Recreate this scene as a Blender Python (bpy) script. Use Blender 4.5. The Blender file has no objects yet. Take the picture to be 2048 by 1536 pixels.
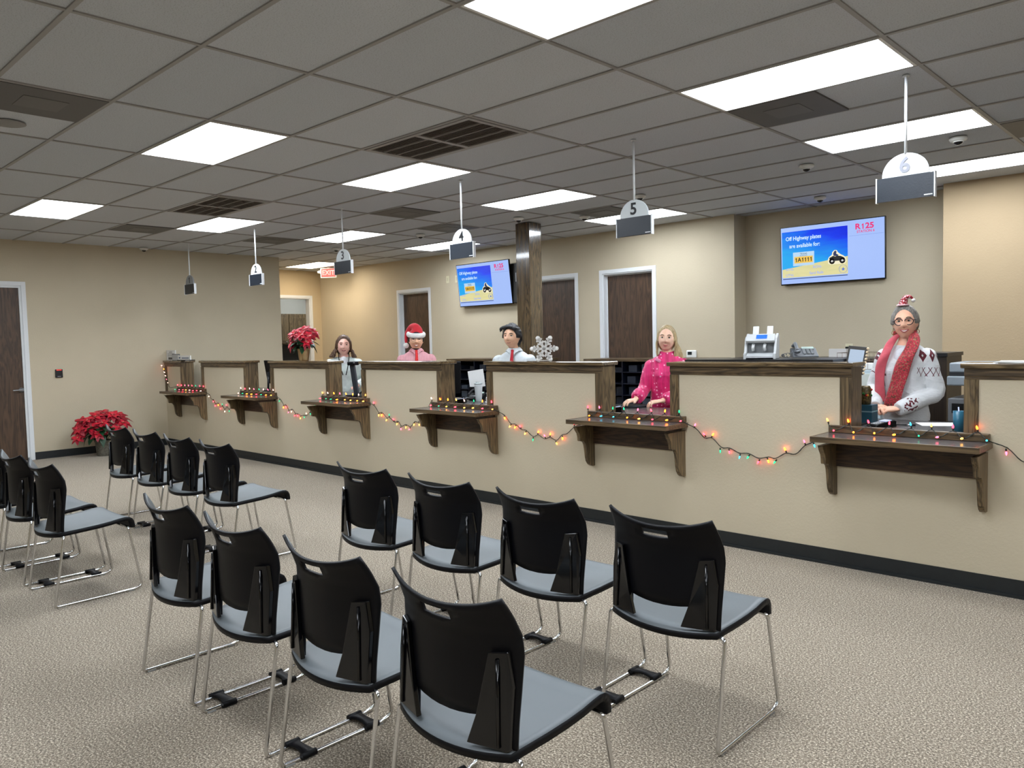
EXPO = 0.0
import bpy, bmesh, math, random
from mathutils import Vector, Matrix, Euler
random.seed(7)
PI = math.pi
sc = bpy.context.scene
col = sc.collection
R = math.radians

# ------------------------------------------------------------------ materials
def lin(c):
    if isinstance(c, str):
        c = [int(c[i:i+2], 16)/255 for i in (0, 2, 4)]
    return tuple((x/12.92 if x <= .04045 else ((x+.055)/1.055)**2.4) for x in c) + (1,)

class NT:
    def __init__(s, name):
        s.m = bpy.data.materials.new(name); s.m.use_nodes = True
        s.t = s.m.node_tree; s.b = s.t.nodes['Principled BSDF']
    def n(s, typ, **k):
        x = s.t.nodes.new(typ)
        for a, v in k.items(): setattr(x, a, v)
        return x
    def l(s, a, b): s.t.links.new(a, b)
    def val(s, sock, v):
        if hasattr(v, 'is_output') or isinstance(v, bpy.types.NodeSocket): s.l(v, sock)
        else: sock.default_value = v
    def math(s, op, a, b=0.0, c=None):
        x = s.n('ShaderNodeMath', operation=op)
        s.val(x.inputs[0], a); s.val(x.inputs[1], b)
        if c is not None: s.val(x.inputs[2], c)
        return x.outputs[0]
    def mix(s, f, a, b):
        x = s.n('ShaderNodeMix', data_type='RGBA')
        s.val(x.inputs[0], f); s.val(x.inputs[6], a); s.val(x.inputs[7], b)
        return x.outputs[2]
    def ramp(s, f, stops, interp='LINEAR'):
        x = s.n('ShaderNodeValToRGB'); e = x.color_ramp.elements; x.color_ramp.interpolation = interp
        while len(e) > 1: e.remove(e[-1])
        e[0].position = stops[0][0]; e[0].color = stops[0][1]
        for p, c in stops[1:]:
            k = e.new(p); k.color = c
        s.l(f, x.inputs[0]); return x.outputs[0]
    def obj(s, scale=(1, 1, 1)):
        tc = s.n('ShaderNodeTexCoord'); mp = s.n('ShaderNodeMapping')
        mp.inputs['Scale'].default_value = scale
        s.l(tc.outputs['Object'], mp.inputs[0]); return mp.outputs[0]
    def noise(s, vec, scale, detail=2, rough=.5, dist=0):
        x = s.n('ShaderNodeTexNoise'); s.l(vec, x.inputs['Vector'])
        x.inputs['Scale'].default_value = scale; x.inputs['Detail'].default_value = detail
        x.inputs['Roughness'].default_value = rough; x.inputs['Distortion'].default_value = dist
        return x.outputs['Fac']
    def bump(s, h, strength=.3, dist=.01):
        x = s.n('ShaderNodeBump'); x.inputs['Strength'].default_value = strength
        x.inputs['Distance'].default_value = dist
        s.l(h, x.inputs['Height']); s.l(x.outputs[0], s.b.inputs['Normal'])
    def set(s, **k):
        nm = dict(rough='Roughness', metal='Metallic', spec='Specular IOR Level', coat='Coat Weight',
                  coatr='Coat Roughness', sheen='Sheen Weight', trans='Transmission Weight', sss='Subsurface Weight')
        for a, v in k.items():
            if a == 'color':
                s.val(s.b.inputs['Base Color'], lin(v) if isinstance(v, (str, list)) else v)
            else: s.val(s.b.inputs[nm[a]], v)
        return s

MC = {}
def mat(name, color, rough=.5, metal=0., var=0.0, vscale=30, bump=0.0, bscale=200, emit=0, ecol=None, **k):
    """plain procedural material: colour with faint noise variation and bump"""
    if name in MC: return MC[name]
    t = NT(name); t.set(rough=rough, metal=metal, **k)
    c = lin(color)
    v = t.obj()
    if var:
        f = t.noise(v, vscale, 3)
        a = tuple(x*(1-var) for x in c[:3])+(1,); b = tuple(min(1, x*(1+var)) for x in c[:3])+(1,)
        t.set(color=t.ramp(f, [(.35, a), (.65, b)]))
    else:
        t.b.inputs['Base Color'].default_value = c
    if bump: t.bump(t.noise(v, bscale, 2), bump, .002)
    if emit:
        t.b.inputs['Emission Color'].default_value = lin(ecol or color)
        t.b.inputs['Emission Strength'].default_value = emit
    MC[name] = t.m
    return t.m

def wood(name, dark, light, axis='z', scale=1.0, rough=.4, coat=0., contrast=1.0):
    if name in MC: return MC[name]
    t = NT(name)
    st = {'x': (1.2, 14, 14), 'y': (14, 1.2, 14), 'z': (14, 14, 1.2)}[axis]
    v = t.obj(tuple(a*scale for a in st))
    f1 = t.noise(v, 1.0, 3, .55, 1.2)
    sl = {'x': (4, 160, 160), 'y': (160, 4, 160), 'z': (160, 160, 4)}[axis]
    f2 = t.noise(t.obj(tuple(a*scale for a in sl)), 1.0, 2, .6)
    rings = t.math('FRACT', t.math('MULTIPLY', f1, 6.0))
    tri = t.math('ABSOLUTE', t.math('SUBTRACT', t.math('MULTIPLY', rings, 2.0), 1.0))
    f = t.math('ADD', t.math('MULTIPLY', tri, .55*contrast), t.math('MULTIPLY', f2, .6))
    a, b = lin(dark), lin(light)
    m = tuple((x+y)/2*.9 for x, y in zip(a, b))[:3]+(1,)
    t.set(color=t.ramp(f, [(.15, a), (.5, m), (.95, b)]), rough=rough, coat=coat, coatr=.06)
    t.bump(f2, .15, .001)
    MC[name] = t.m
    return t.m

def wall_mat(name, color):
    if name in MC: return MC[name]
    t = NT(name); v = t.obj()
    c = lin(color); f = t.noise(v, 1.3, 3)
    t.set(color=t.ramp(f, [(.3, tuple(x*.96 for x in c[:3])+(1,)), (.7, tuple(min(1, x*1.03) for x in c[:3])+(1,))]), rough=.75)
    t.bump(t.noise(v, 55, 4, .6), .35, .004)
    MC[name] = t.m
    return t.m

WALL = wall_mat('painted orange peel plaster', 'c3b79e')
WARMLIT = wall_mat('hall plaster tinted as warm lit', 'c9b694')  # hall walls: warm light of the area put into the paint colour
WALLTINT = wall_mat('plaster with warm light tint', 'b9a382')  # right back wall: warmth of the lighting mixed into its paint
GREYW = wall_mat('grey painted plaster', 'b0ada0')
OAK_X = wood('stained oak grain along x', '21170e', '6f5b40', 'x')
OAKCAP = wood('polished oak cap', '21170e', '7d684a', 'x', 1.0, .18, .6)
OAK_Z = wood('stained oak grain along z', '21180f', '7c684a', 'z')
OAK_Y = wood('stained oak grain along y', '21180f', '78644a', 'y')
OAKD_X = wood('dark stained oak', '1c120c', '503a28', 'x')
OAKD_Z = wood('dark stained oak upright', '150e0a', '33261a', 'z')
WAL_Z = wood('walnut door veneer', '2c1f16', '604834', 'z', .8, .45, contrast=.8)
COLW = wood('glossy stained oak column', '191109', '68553c', 'z', 1.0, .20, 1.0)
LAM = mat('dark grey laminate', '4d4a4a', .22, var=.12, vscale=120)
BLACKP = mat('black moulded plastic', '020206', .5, bump=.05, bscale=900, spec=.22)
GLOSSB = mat('glossy black plastic', '060608', .12)
PLASLIT = mat('moulded plastic painted lit', '5d6366', .45, bump=.08, bscale=900)  # chair's black plastic in a lighter grey, as its front catches light
CHROME = mat('chrome', 'd8d8d8', .12, 1.0)
CLEARP = mat('clear plastic glide', 'd8d8d4', .2, trans=.6)
WHITEM = mat('white enamelled metal', 'dfe2e4', .35)
RUBBER = mat('black rubber cove base', '1a1e20', .5, var=.1)
SILVER = mat('brushed silver', 'b8bcc0', .3, .9)
WHITEP = mat('white plastic', 'e4e4e0', .4)
DARKM = mat('dark grey plastic', '2a2c30', .4)
PAPER = mat('white paper', 'e8e8e6', .8)
INK = mat('black ink', '0c0c10', .5)

# ------------------------------------------------------------------ mesh builder
class MB:
    def __init__(s): s.bm = bmesh.new(); s.mi = 0; s.smooth = False
    def _f(s, fs):
        for f in fs: f.material_index = s.mi; f.smooth = s.smooth
    def box(s, x0, y0, z0, x1, y1, z1):
        v = [s.bm.verts.new(p) for p in ((x0,y0,z0),(x1,y0,z0),(x1,y1,z0),(x0,y1,z0),(x0,y0,z1),(x1,y0,z1),(x1,y1,z1),(x0,y1,z1))]
        s._f([s.bm.faces.new([v[i] for i in q]) for q in ((0,3,2,1),(4,5,6,7),(0,1,5,4),(1,2,6,5),(2,3,7,6),(3,0,4,7))])
        return s
    def obox(s, c, size, mtx):
        """oriented box: centre, size, 3x3 matrix"""
        hx, hy, hz = [a/2 for a in size]; c = Vector(c)
        v = [s.bm.verts.new(c+mtx@Vector(p)) for p in ((-hx,-hy,-hz),(hx,-hy,-hz),(hx,hy,-hz),(-hx,hy,-hz),(-hx,-hy,hz),(hx,-hy,hz),(hx,hy,hz),(-hx,hy,hz))]
        s._f([s.bm.faces.new([v[i] for i in q]) for q in ((0,3,2,1),(4,5,6,7),(0,1,5,4),(1,2,6,5),(2,3,7,6),(3,0,4,7))])
        return s
    def prism(s, pts, d0, d1, axis='y'):
        """extrude polygon (a,b) along axis between d0 and d1"""
        def P(a, b, d): return {'x': (d,a,b), 'y': (a,d,b), 'z': (a,b,d)}[axis]
        A = [s.bm.verts.new(P(a, b, d0)) for a, b in pts]; B = [s.bm.verts.new(P(a, b, d1)) for a, b in pts]
        n = len(pts); fs = [s.bm.faces.new(A), s.bm.faces.new(B[::-1])]
        s._f(fs)
        s._f([s.bm.faces.new([A[i], B[i], B[(i+1) % n], A[(i+1) % n]]) for i in range(n)])
        return s
    def tube(s, pts, r, seg=10, closed=False, caps=True, flat=1.0):
        pts = [Vector(p) for p in pts]; n = len(pts); rr = r if isinstance(r, (list, tuple)) else [r]*n
        rings = []; up = None
        for i, p in enumerate(pts):
            if closed: d = pts[(i+1) % n]-pts[i-1]
            else: d = pts[min(i+1, n-1)]-pts[max(i-1, 0)]
            if d.length < 1e-9: d = Vector((0, 0, 1))
            d.normalize()
            if up is None:
                up = Vector((0, 0, 1)) if abs(d.z) < .9 else Vector((1, 0, 0))
            up = (up-d*up.dot(d))
            if up.length < 1e-6: up = d.orthogonal()
            up.normalize(); sd = d.cross(up)
            rings.append([s.bm.verts.new(p+(sd*math.cos(2*PI*k/seg)+up*math.sin(2*PI*k/seg)*flat)*rr[i]) for k in range(seg)])
        m = n if closed else n-1
        for i in range(m):
            a, b = rings[i], rings[(i+1) % n]
            for k in range(seg):
                f = s.bm.faces.new([a[k], a[(k+1) % seg], b[(k+1) % seg], b[k]]); f.smooth = True; f.material_index = s.mi
        if caps and not closed:
            s._f([s.bm.faces.new(rings[0][::-1]), s.bm.faces.new(rings[-1])])
        return s
    def lathe(s, prof, c=(0,0,0), seg=24, axis='z'):
        """prof: (radius, height)"""
        c = Vector(c); rings = []
        for r, h in prof:
            ring = []
            for k in range(seg):
                a = 2*PI*k/seg; x, y = r*math.cos(a), r*math.sin(a)
                p = {'z': (x, y, h), 'y': (x, h, y), 'x': (h, x, y)}[axis]
                ring.append(s.bm.verts.new(c+Vector(p)))
            rings.append(ring)
        for a, b in zip(rings, rings[1:]):
            for k in range(seg):
                f = s.bm.faces.new([a[k], a[(k+1) % seg], b[(k+1) % seg], b[k]]); f.smooth = True; f.material_index = s.mi
        for ring, rev in ((rings[0], True), (rings[-1], False)):
            f = s.bm.faces.new(ring[::-1] if rev else ring); f.material_index = s.mi
        return s
    def ball(s, c, r, seg=16, rings=10, scale=(1,1,1), mtx=None):
        c = Vector(c); V = []
        def tf(p):
            p = Vector((p[0]*scale[0], p[1]*scale[1], p[2]*scale[2]))*r
            return c+(mtx@p if mtx else p)
        top = s.bm.verts.new(tf((0,0,1))); bot = s.bm.verts.new(tf((0,0,-1)))
        for i in range(1, rings):
            t = PI*i/rings
            V.append([s.bm.verts.new(tf((math.sin(t)*math.cos(2*PI*k/seg), math.sin(t)*math.sin(2*PI*k/seg), math.cos(t)))) for k in range(seg)])
        fs = []
        for k in range(seg):
            fs.append(s.bm.faces.new([top, V[0][k], V[0][(k+1) % seg]]))
            fs.append(s.bm.faces.new([bot, V[-1][(k+1) % seg], V[-1][k]]))
        for a, b in zip(V, V[1:]):
            for k in range(seg): fs.append(s.bm.faces.new([a[k], b[k], b[(k+1) % seg], a[(k+1) % seg]]))
        for f in fs: f.smooth = True; f.material_index = s.mi
        return s
    def grid(s, fn, nu, nv, skip=None, smooth=True):
        V = [[s.bm.verts.new(fn(i/nu, j/nv)) for i in range(nu+1)] for j in range(nv+1)]
        for j in range(nv):
            for i in range(nu):
                if skip and skip((i+.5)/nu, (j+.5)/nv): continue
                f = s.bm.faces.new([V[j][i], V[j][i+1], V[j+1][i+1], V[j+1][i]]); f.smooth = smooth; f.material_index = s.mi
        return s
    def xf(s, M):
        bmesh.ops.transform(s.bm, matrix=M, verts=s.bm.verts); return s
    def build(s, name, m=None, parent=None, bevel=0, solid=None, sub=0, loc=None, rot=None, fix=True):
        if fix and not solid: bmesh.ops.recalc_face_normals(s.bm, faces=s.bm.faces)
        me = bpy.data.meshes.new(name); s.bm.to_mesh(me); s.bm.free()
        ms = m if isinstance(m, (list, tuple)) else [m]
        for x in ms:
            if x: me.materials.append(x)
        o = bpy.data.objects.new(name, me); col.objects.link(o)
        if bevel:
            b = o.modifiers.new('b', 'BEVEL'); b.width = bevel; b.segments = 2; b.limit_method = 'ANGLE'
        if solid:
            b = o.modifiers.new('s', 'SOLIDIFY'); b.thickness = solid[0]; b.offset = solid[1]
            if len(solid) > 2: b.material_offset = solid[2]; b.material_offset_rim = solid[2]
        if sub:
            b = o.modifiers.new('u', 'SUBSURF'); b.levels = sub; b.render_levels = sub
        if bevel or solid or sub: bake(o)
        if parent: o.parent = parent
        if loc is not None: o.location = loc
        if rot is not None: o.rotation_euler = rot
        return o

def bake(o):
    dg = bpy.context.evaluated_depsgraph_get(); dg.update()
    me = bpy.data.meshes.new_from_object(o.evaluated_get(dg), depsgraph=dg)
    old = o.data; o.modifiers.clear(); o.data = me
    if old.users == 0 and isinstance(old, bpy.types.Mesh): bpy.data.meshes.remove(old)

def tag(o, label=None, cat=None, group=None, kind=None):
    if label: o['label'] = label
    if cat: o['category'] = cat
    if group: o['group'] = group
    if kind: o['kind'] = kind
    return o
def thing(name, label, cat, loc=(0,0,0), rz=0, group=None, kind=None):
    o = bpy.data.objects.new(name, None); col.objects.link(o); o.empty_display_size = .05
    o.location = loc; o.rotation_euler = (0, 0, rz)
    return tag(o, label, cat, group, kind)
def dup(root, loc=None, rz=None, label=None, group=None):
    kids = [(o, o.parent) for o in root.children_recursive]
    r = root.copy(); col.objects.link(r); mp = {root: r}
    if loc is not None: r.location = loc
    if rz is not None: r.rotation_euler = (0, 0, rz)
    if label: r['label'] = label
    if group: r['group'] = group
    for o, p in kids:
        c = o.copy(); col.objects.link(c); mp[o] = c
    for o, p in kids: mp[o].parent = mp[p]
    return r
def lerp(tab, x):
    if x <= tab[0][0]: return tab[0][1]
    for (a, va), (b, vb) in zip(tab, tab[1:]):
        if x <= b:
            t = (x-a)/(b-a); return va+(vb-va)*t
    return tab[-1][1]
def smooth_path(pts, n=6):
    """Catmull-Rom"""
    P = [Vector(p) for p in pts]; out = []
    for i in range(len(P)-1):
        a, b, c, d = P[max(i-1, 0)], P[i], P[i+1], P[min(i+2, len(P)-1)]
        for k in range(n):
            t = k/n
            out.append(.5*((2*b)+(c-a)*t+(2*a-5*b+4*c-d)*t*t+(3*b-a-3*c+d)*t**3))
    out.append(P[-1]); return out
def fillet(pts, r, n=4):
    P = [Vector(p) for p in pts]; out = [P[0]]
    for a, b, c in zip(P, P[1:], P[2:]):
        u, v = (a-b), (c-b); q = min(r, u.length*.45, v.length*.45)
        p0, p1 = b+u.normalized()*q, b+v.normalized()*q
        for k in range(n+1):
            t = k/n; out.append(p0*(1-t)**2+b*2*t*(1-t)+p1*t*t)
    out.append(P[-1]); return out
def text_mesh(body, size, m, parent, name, loc, rot=(0,0,0), depth=.0006, align='CENTER', sx=1.0, bold=0.0):
    cu = bpy.data.curves.new(name, 'FONT'); cu.body = body; cu.size = size; cu.align_x = align; cu.align_y = 'CENTER'
    cu.extrude = depth; cu.offset = bold; cu.resolution_u = 4
    o = bpy.data.objects.new(name, cu); col.objects.link(o)
    dg = bpy.context.evaluated_depsgraph_get(); dg.update()
    me = bpy.data.meshes.new_from_object(o.evaluated_get(dg), depsgraph=dg)
    bpy.data.objects.remove(o); bpy.data.curves.remove(cu)
    me.materials.clear(); me.materials.append(m)
    o = bpy.data.objects.new(name, me); col.objects.link(o)
    o.parent = parent; o.location = loc; o.rotation_euler = rot; o.scale = (sx, 1, 1)
    return o

def digit_one(h, m, parent, name, x, y, z, w=.2):
    q = MB(); b_ = h*w*.5
    q.prism([(b_, -h/2), (b_, h/2), (-b_*.5, h/2), (-h*.26, h*.27), (-h*.26, h*.13), (-b_, h*.24), (-b_, -h/2)], -.0005, .0005, 'y')
    return q.build(name, m, parent, loc=(x, y, z))
# ------------------------------------------------------------------ camera
f, yaw, pitch, roll = 1556.06, R(43.68484), R(-3.24176), R(-1.34259)
cam_d = bpy.data.cameras.new('camera'); cam = bpy.data.objects.new('camera', cam_d); col.objects.link(cam)
fw = Vector((-math.sin(yaw)*math.cos(pitch), math.cos(yaw)*math.cos(pitch), math.sin(pitch)))
rt = Vector((math.cos(yaw), math.sin(yaw), 0)); up = rt.cross(fw)
r2 = rt*math.cos(roll)+up*math.sin(roll); u2 = -rt*math.sin(roll)+up*math.cos(roll)
mw = Matrix((r2, u2, -fw)).transposed().to_4x4(); mw.translation = Vector((12.2032, -5.0103, 1.5024))
cam.matrix_world = mw
cam_d.sensor_width = 36; cam_d.lens = 36*f/2048; cam_d.clip_start = .05; cam_d.clip_end = 100
sc.camera = cam
CAM = mw.translation.copy()

H = 3.007            # ceiling height
GX0, GY0 = 10.793, -0.122     # a ceiling grid crossing
TX, TY = 1.2192, .6096
# ------------------------------------------------------------------ room shell
def struct(mb, name, m, parent=None, **k):
    o = mb.build(name, m, parent, **k); o['kind'] = 'structure'; return o
XR, YF = 16.6, -9.2
t = NT('speckled loop carpet'); v = t.obj()
f1 = t.noise(v, 125, 4, .8); f2 = t.noise(v, 60, 3, .6); f3 = t.noise(v, 1.1, 3)
base = t.ramp(f1, [(.36, lin('1a150f')), (.46, lin('675b4c')), (.54, lin('998c7a')), (.64, lin('fbf0da'))])
base = t.mix(t.math('MULTIPLY', f2, .25), base, lin('7d6c58'))
base = t.mix(t.math('MULTIPLY', t.math('GREATER_THAN', t.noise(t.obj((1,1,1)), 230, 0), .64), .35), base, lin('c8bdaa'))
t.set(color=base, rough=.95, spec=.1, sheen=.2); t.bump(f1, .5, .006); CARPET = t.m
t = NT('acoustic ceiling tile'); v = t.obj()
sep = t.n('ShaderNodeSeparateXYZ'); t.l(v, sep.inputs[0])
cx_ = t.math('FLOOR', t.math('DIVIDE', t.math('SUBTRACT', sep.outputs[0], GX0), TX))
cy_ = t.math('FLOOR', t.math('DIVIDE', t.math('SUBTRACT', sep.outputs[1], GY0), TY))
cmb = t.n('ShaderNodeCombineXYZ'); t.l(cx_, cmb.inputs[0]); t.l(cy_, cmb.inputs[1])
wn = t.n('ShaderNodeTexWhiteNoise', noise_dimensions='3D'); t.l(cmb.outputs[0], wn.inputs[0])
tint = t.ramp(wn.outputs[0], [(0, lin('c2c8d0')), (.5, lin('c7ccd3')), (1, lin('ccd1d8'))])
spk = t.ramp(t.noise(v, 140, 3, .7), [(.36, lin('808080')), (.46, (1,1,1,1))])
mm = t.n('ShaderNodeMix', data_type='RGBA', blend_type='MULTIPLY'); mm.inputs[0].default_value = .38
t.l(tint, mm.inputs[6]); t.l(spk, mm.inputs[7])
t.set(color=mm.outputs[2], rough=.9); t.bump(t.noise(v, 140, 3, .7), .4, .004); TILE = t.m
GRIDM = mat('ceiling grid metal', '9a9896', .5)

struct(MB().box(-6.2, YF, -.06, XR, 7, 0), 'floor', CARPET)
struct(MB().box(-6.2, YF, H+.0075, XR, 7, H+.1), 'ceiling', TILE)
# suspended T-bars
g = MB(); hw = .012
k = math.floor((-6-GX0)/TX)
x = GX0+k*TX
while x < XR:
    if x > -6.1: g.box(x-hw, YF, H, x+hw, 6.9, H+.0075)
    x += TX
y = GY0-math.floor((GY0-YF)/TY)*TY
while y < 6.9:
    g.box(-6.1, y-hw, H-.0006, XR, y+hw, H+.0075); y += TY
struct(g, 'trim_1', GRIDM)
YB, YN, YR = 4.08, 4.38, 4.03
# left wall (lobby) with its outside corner at y=2.02
DY0, DY1, DZ = -2.84, -1.89, 2.40
w = MB().box(-.14, YF, 0, 0, DY0, H+.03).box(-.14, DY0, DZ, 0, DY1, H+.03).box(-.14, DY1, 0, 0, 2.02, H+.03)
struct(w, 'wall_left', WALL)
struct(MB().box(-6.1, 1.9, 0, -.14, 2.02, H+.03), 'wall_hall_front', WARMLIT)
# hall wall with open doorway y 2.85..3.80
struct(MB().box(-2.09, 2.02, 0, -1.95, 2.85, H+.03).box(-2.09, 2.85, 2.46, -1.95, 3.82, H+.03).box(-2.09, 3.82, 0, -1.95, YB, H+.03), 'wall_hall', WARMLIT)
# back wall with three doors
doors = [(.665, 1.52), (4.01, 4.875), (5.374, 6.232)]
w = MB(); xp = -1.95
for a, b in doors:
    w.box(xp, YB, 0, a, YB+.16, H+.03); w.box(a, YB, 2.42, b, YB+.16, H+.03); xp = b
w.box(xp, YB, 0, 7.44, YB+.16, H+.03)
t = NT('back wall paint'); v = t.obj(); sp = t.n('ShaderNodeSeparateXYZ'); t.l(v, sp.inputs[0])
struct(w, 'wall_back', WALL)
struct(MB().box(7.42, YB+.16, 0, 7.44, YN, H+.03).box(7.36, YN, 0, 9.83, YN+.12, H+.03), 'wall_niche', WALL)
struct(MB().box(9.83, YR, 0, XR, YN+.12, H+.03), 'wall_back_right', WALLTINT)
struct(MB().box(XR, YF, 0, XR+.1, 7, H+.1), 'wall_right', WALL)
struct(MB().box(-6.2, YF-.1, 0, XR, YF, H+.1), 'wall_front', WALL)
# room behind the hall doorway
struct(MB().box(-4.75, 2.02, 0, -4.65, 6.9, H+.03), 'wall_side_room', GREYW)
struct(MB().box(-4.65, 6.8, 0, -2.09, 6.9, H+.03).box(-2.09, YB, 0, -1.95, 6.9, H+.03), 'wall_side_room_back', GREYW)

# baseboards
def base_run(name, x0, y0, x1, y1, nx, ny):
    b = MB()
    t_, l_ = .006, .02
    if ny: b.box(x0, min(y0, y0+ny*t_), 0, x1, max(y0, y0+ny*t_), .102).box(x0, min(y0, y0+ny*l_), 0, x1, max(y0, y0+ny*l_), .016)
    else: b.box(min(x0, x0+nx*t_), y0, 0, max(x0, x0+nx*t_), y1, .102).box(min(x0, x0+nx*l_), y0, 0, max(x0, x0+nx*l_), y1, .012)
    struct(b, name, RUBBER)
base_run('baseboard_counter', 0, 0, XR, 0, 0, -1)
base_run('baseboard_left', 0, DY1+.052, 0, 0, 1, 0)
base_run('baseboard_back', 1.58, YB, 3.95, YB, 0, -1)
base_run('baseboard_left_lobby', 0, YF, 0, DY0-.052, 1, 0)

# ---- doors
def door(n, axis, a, b, ztop, face, depth, hinge_right=True, leafm=WAL_Z, handle=None, openit=False):
    """frame + recessed leaf. axis 'x': along x at y=face, recess +y. axis 'y': along y at x=face, recess -x"""
    root = thing('door_%d' % n, None, None, (0,0,0)); root['kind'] = 'structure'
    cas = .052
    def B(mb, u0, d0, z0, u1, d1, z1):
        if axis == 'x': mb.box(u0, face+d0, z0, u1, face+d1, z1)
        else: mb.box(face-d1, u0, z0, face-d0, u1, z1)
    fm = MB(); zt = ztop
    B(fm, a-cas, -.014, 0, a+.004, 0.0, zt+cas); B(fm, b-.004, -.014, 0, b+cas, 0.0, zt+cas); B(fm, a+.004, -.014, zt-.004, b-.004, 0.0, zt+cas)
    B(fm, a, 0, 0, a+.02, .14, zt); B(fm, b-.02, 0, 0, b, .14, zt); B(fm, a+.02, 0, zt-.02, b-.02, .14, zt)
    if not openit:
        B(fm, a+.02, depth-.014, 0, a+.034, depth-.002, zt-.02); B(fm, b-.034, depth-.014, 0, b-.02, depth-.002, zt-.02); B(fm, a+.034, depth-.014, zt-.034, b-.034, depth-.002, zt-.02)
    fm.build('door_frame', WHITEM, root, bevel=.002)
    if not openit:
        lf = MB(); B(lf, a+.023, depth, .01, b-.023, depth+.044, zt-.023); lf.build('door_leaf', leafm, root)
    if handle is not None:
        h = MB(); u = handle; s_ = -1 if hinge_right else 1
        if axis == 'y':
            xx = face-depth
            h.lathe([(.0, 0), (.032, 0), (.032, .012), (.012, .014), (.012, .05), (0, .05)], (xx, u, .975), 20, 'x')
            h.tube(smooth_path([(xx+.045, u, .975), (xx+.052, u-.03, .977), (xx+.052, u-.11, .974)]), .0085, 10)
        h.build('door_handle', SILVER, root)
    return root
door(1, 'y', DY0, DY1, DZ, 0, .012, handle=-1.955)
for i, (a, b) in enumerate(doors):
    door(i+2, 'x', a, b, 2.42, YB, .085)
door(5, 'y', 2.85, 3.82, 2.46, -1.95, .012, openit=True)

# ------------------------------------------------------------------ service counter
WX = 1.95; CX = [.94+WX*k for k in range(8)]; HO = .315
XE = XR
cnt = thing('service_counter', 'long beige service counter with raised oak trimmed panels between station windows', 'counter', (0, 0, 0))
edges = [0.0]
for c in CX[:7]: edges += [c-HO, c+HO]
edges.append(XE)
out_ = [(XE, 0), (0, 0), (0, 1.28)]
for c in CX[:7]: out_ += [(c-HO-.02, 1.28), (c-HO-.02, .835), (c+HO+.02, .835), (c+HO+.02, 1.28)]
out_.append((XE, 1.28))
MB().prism(out_, 0, .15, 'y').build('half_wall', WALL, cnt)
panels = [(edges[i], edges[i+1]) for i in range(0, len(edges), 2)]
for (a, b) in panels:
    tr = MB(); tw = .055
    lo = .835
    # face frame: stiles + top rail, each with a stepped inner bead
    tr.prism([(a, -.012), (a+tw, -.012), (a+tw, -.006), (a+tw+.018, -.006), (a+tw+.018, .004), (a, .004)], lo, 1.28 if 0 else 1.217, 'z')
    tr.build('side_trim', OAK_Z, cnt)
    tr = MB().prism([(b, -.012), (b-tw, -.012), (b-tw, -.006), (b-tw-.018, -.006), (b-tw-.018, .004), (b, .004)][::-1], lo, 1.217, 'z')
    tr.build('side_trim', OAK_Z, cnt)
    tr = MB().prism([(-.012, 1.28), (-.012, 1.235), (-.006, 1.235), (-.006, 1.217), (.004, 1.217), (.004, 1.28)], a, b, 'x')
    tr.build('top_rail', OAK_X, cnt, bevel=.002)
    MB().box(a, .004, lo, a+.0195, .15, 1.28).build('end_board', OAK_Z, cnt)
    MB().box(b-.0195, .004, lo, b, .15, 1.28).build('end_board', OAK_Z, cnt)
    MB().box(a, .15, lo, b, .168, 1.28).build('rear_board', OAK_Z, cnt)
    MB().box(a-.016 if a > .1 else a, -.034, 1.28, b+.016, .19, 1.31).build('cap_board', OAKCAP, cnt, bevel=.006)
# ---- shelves under each window
prof = [(0,.835),(.245,.835),(.235,.80),(.222,.774),(.198,.745),(.190,.72),(.187,.69),(.183,.683),(.145,.68),(.125,.665),(.112,.64),(.104,.60),(.096,.545),(.086,.51),(.066,.484),(.045,.470),(.03,.465),(0,.465)]
def make_shelf(label):
    r = thing('wall_shelf', label, 'shelf', (CX[0], 0, .865), group='wooden writing shelves below the station windows')
    d = .865
    MB().box(-.448, -.288, -.028, .448, 0, 0).build('shelf_top', LAM, r)
    e = MB().box(-.46, -.30, -.034, .46, -.288, .001).box(-.46, -.288, -.034, -.448, 0, .001).box(.448, -.288, -.034, .46, 0, .001)
    e.build('shelf_edge', OAK_X, r, bevel=.002)
    MB().box(-.448, -.038, 0.001, .448, 0, .046).build('back_rail', OAK_X, r, bevel=.003)
    MB().box(-.405, -.02, -.215, .405, -.0005, -.028).build('apron_board', OAKD_X, r)
    for sx in (-1, 1):
        x0, x1 = (-.437, -.405) if sx < 0 else (.405, .437)
        MB().prism([(-a, z-d-(.030 if z > .83 else 0)) for a, z in prof], x0, x1, 'x').build('bracket', OAK_Z, r, bevel=.002)
    return r
names6 = ['below hanging number 1, farthest left against the wall', 'below hanging number 2', 'below hanging number 3, in front of the woman with brown hair',
          'below hanging number 4', 'below hanging number 5, in front of the woman in pink', 'below hanging number 6, largest and nearest to the camera']
sh0 = make_shelf('oak bracket shelf '+names6[0])
for k in range(1, 6):
    dup(sh0, (CX[k], 0, .865), label='oak bracket shelf '+names6[k])
# ---- inner desk
dk = thing('desk', 'long dark grey laminate worktop running behind the beige service counter', 'desk', (0, 0, 0))
MB().box(.01, .17, .84, XE-.02, .90, .87).build('worktop', LAM, dk, bevel=.002)
for x in [p for c in CX for p in (c-.95,)]:
    MB().box(max(x, .03), .2, 0, max(x, .03)+.03, .9, .84).build('support_panel', OAKD_X, dk)

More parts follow.
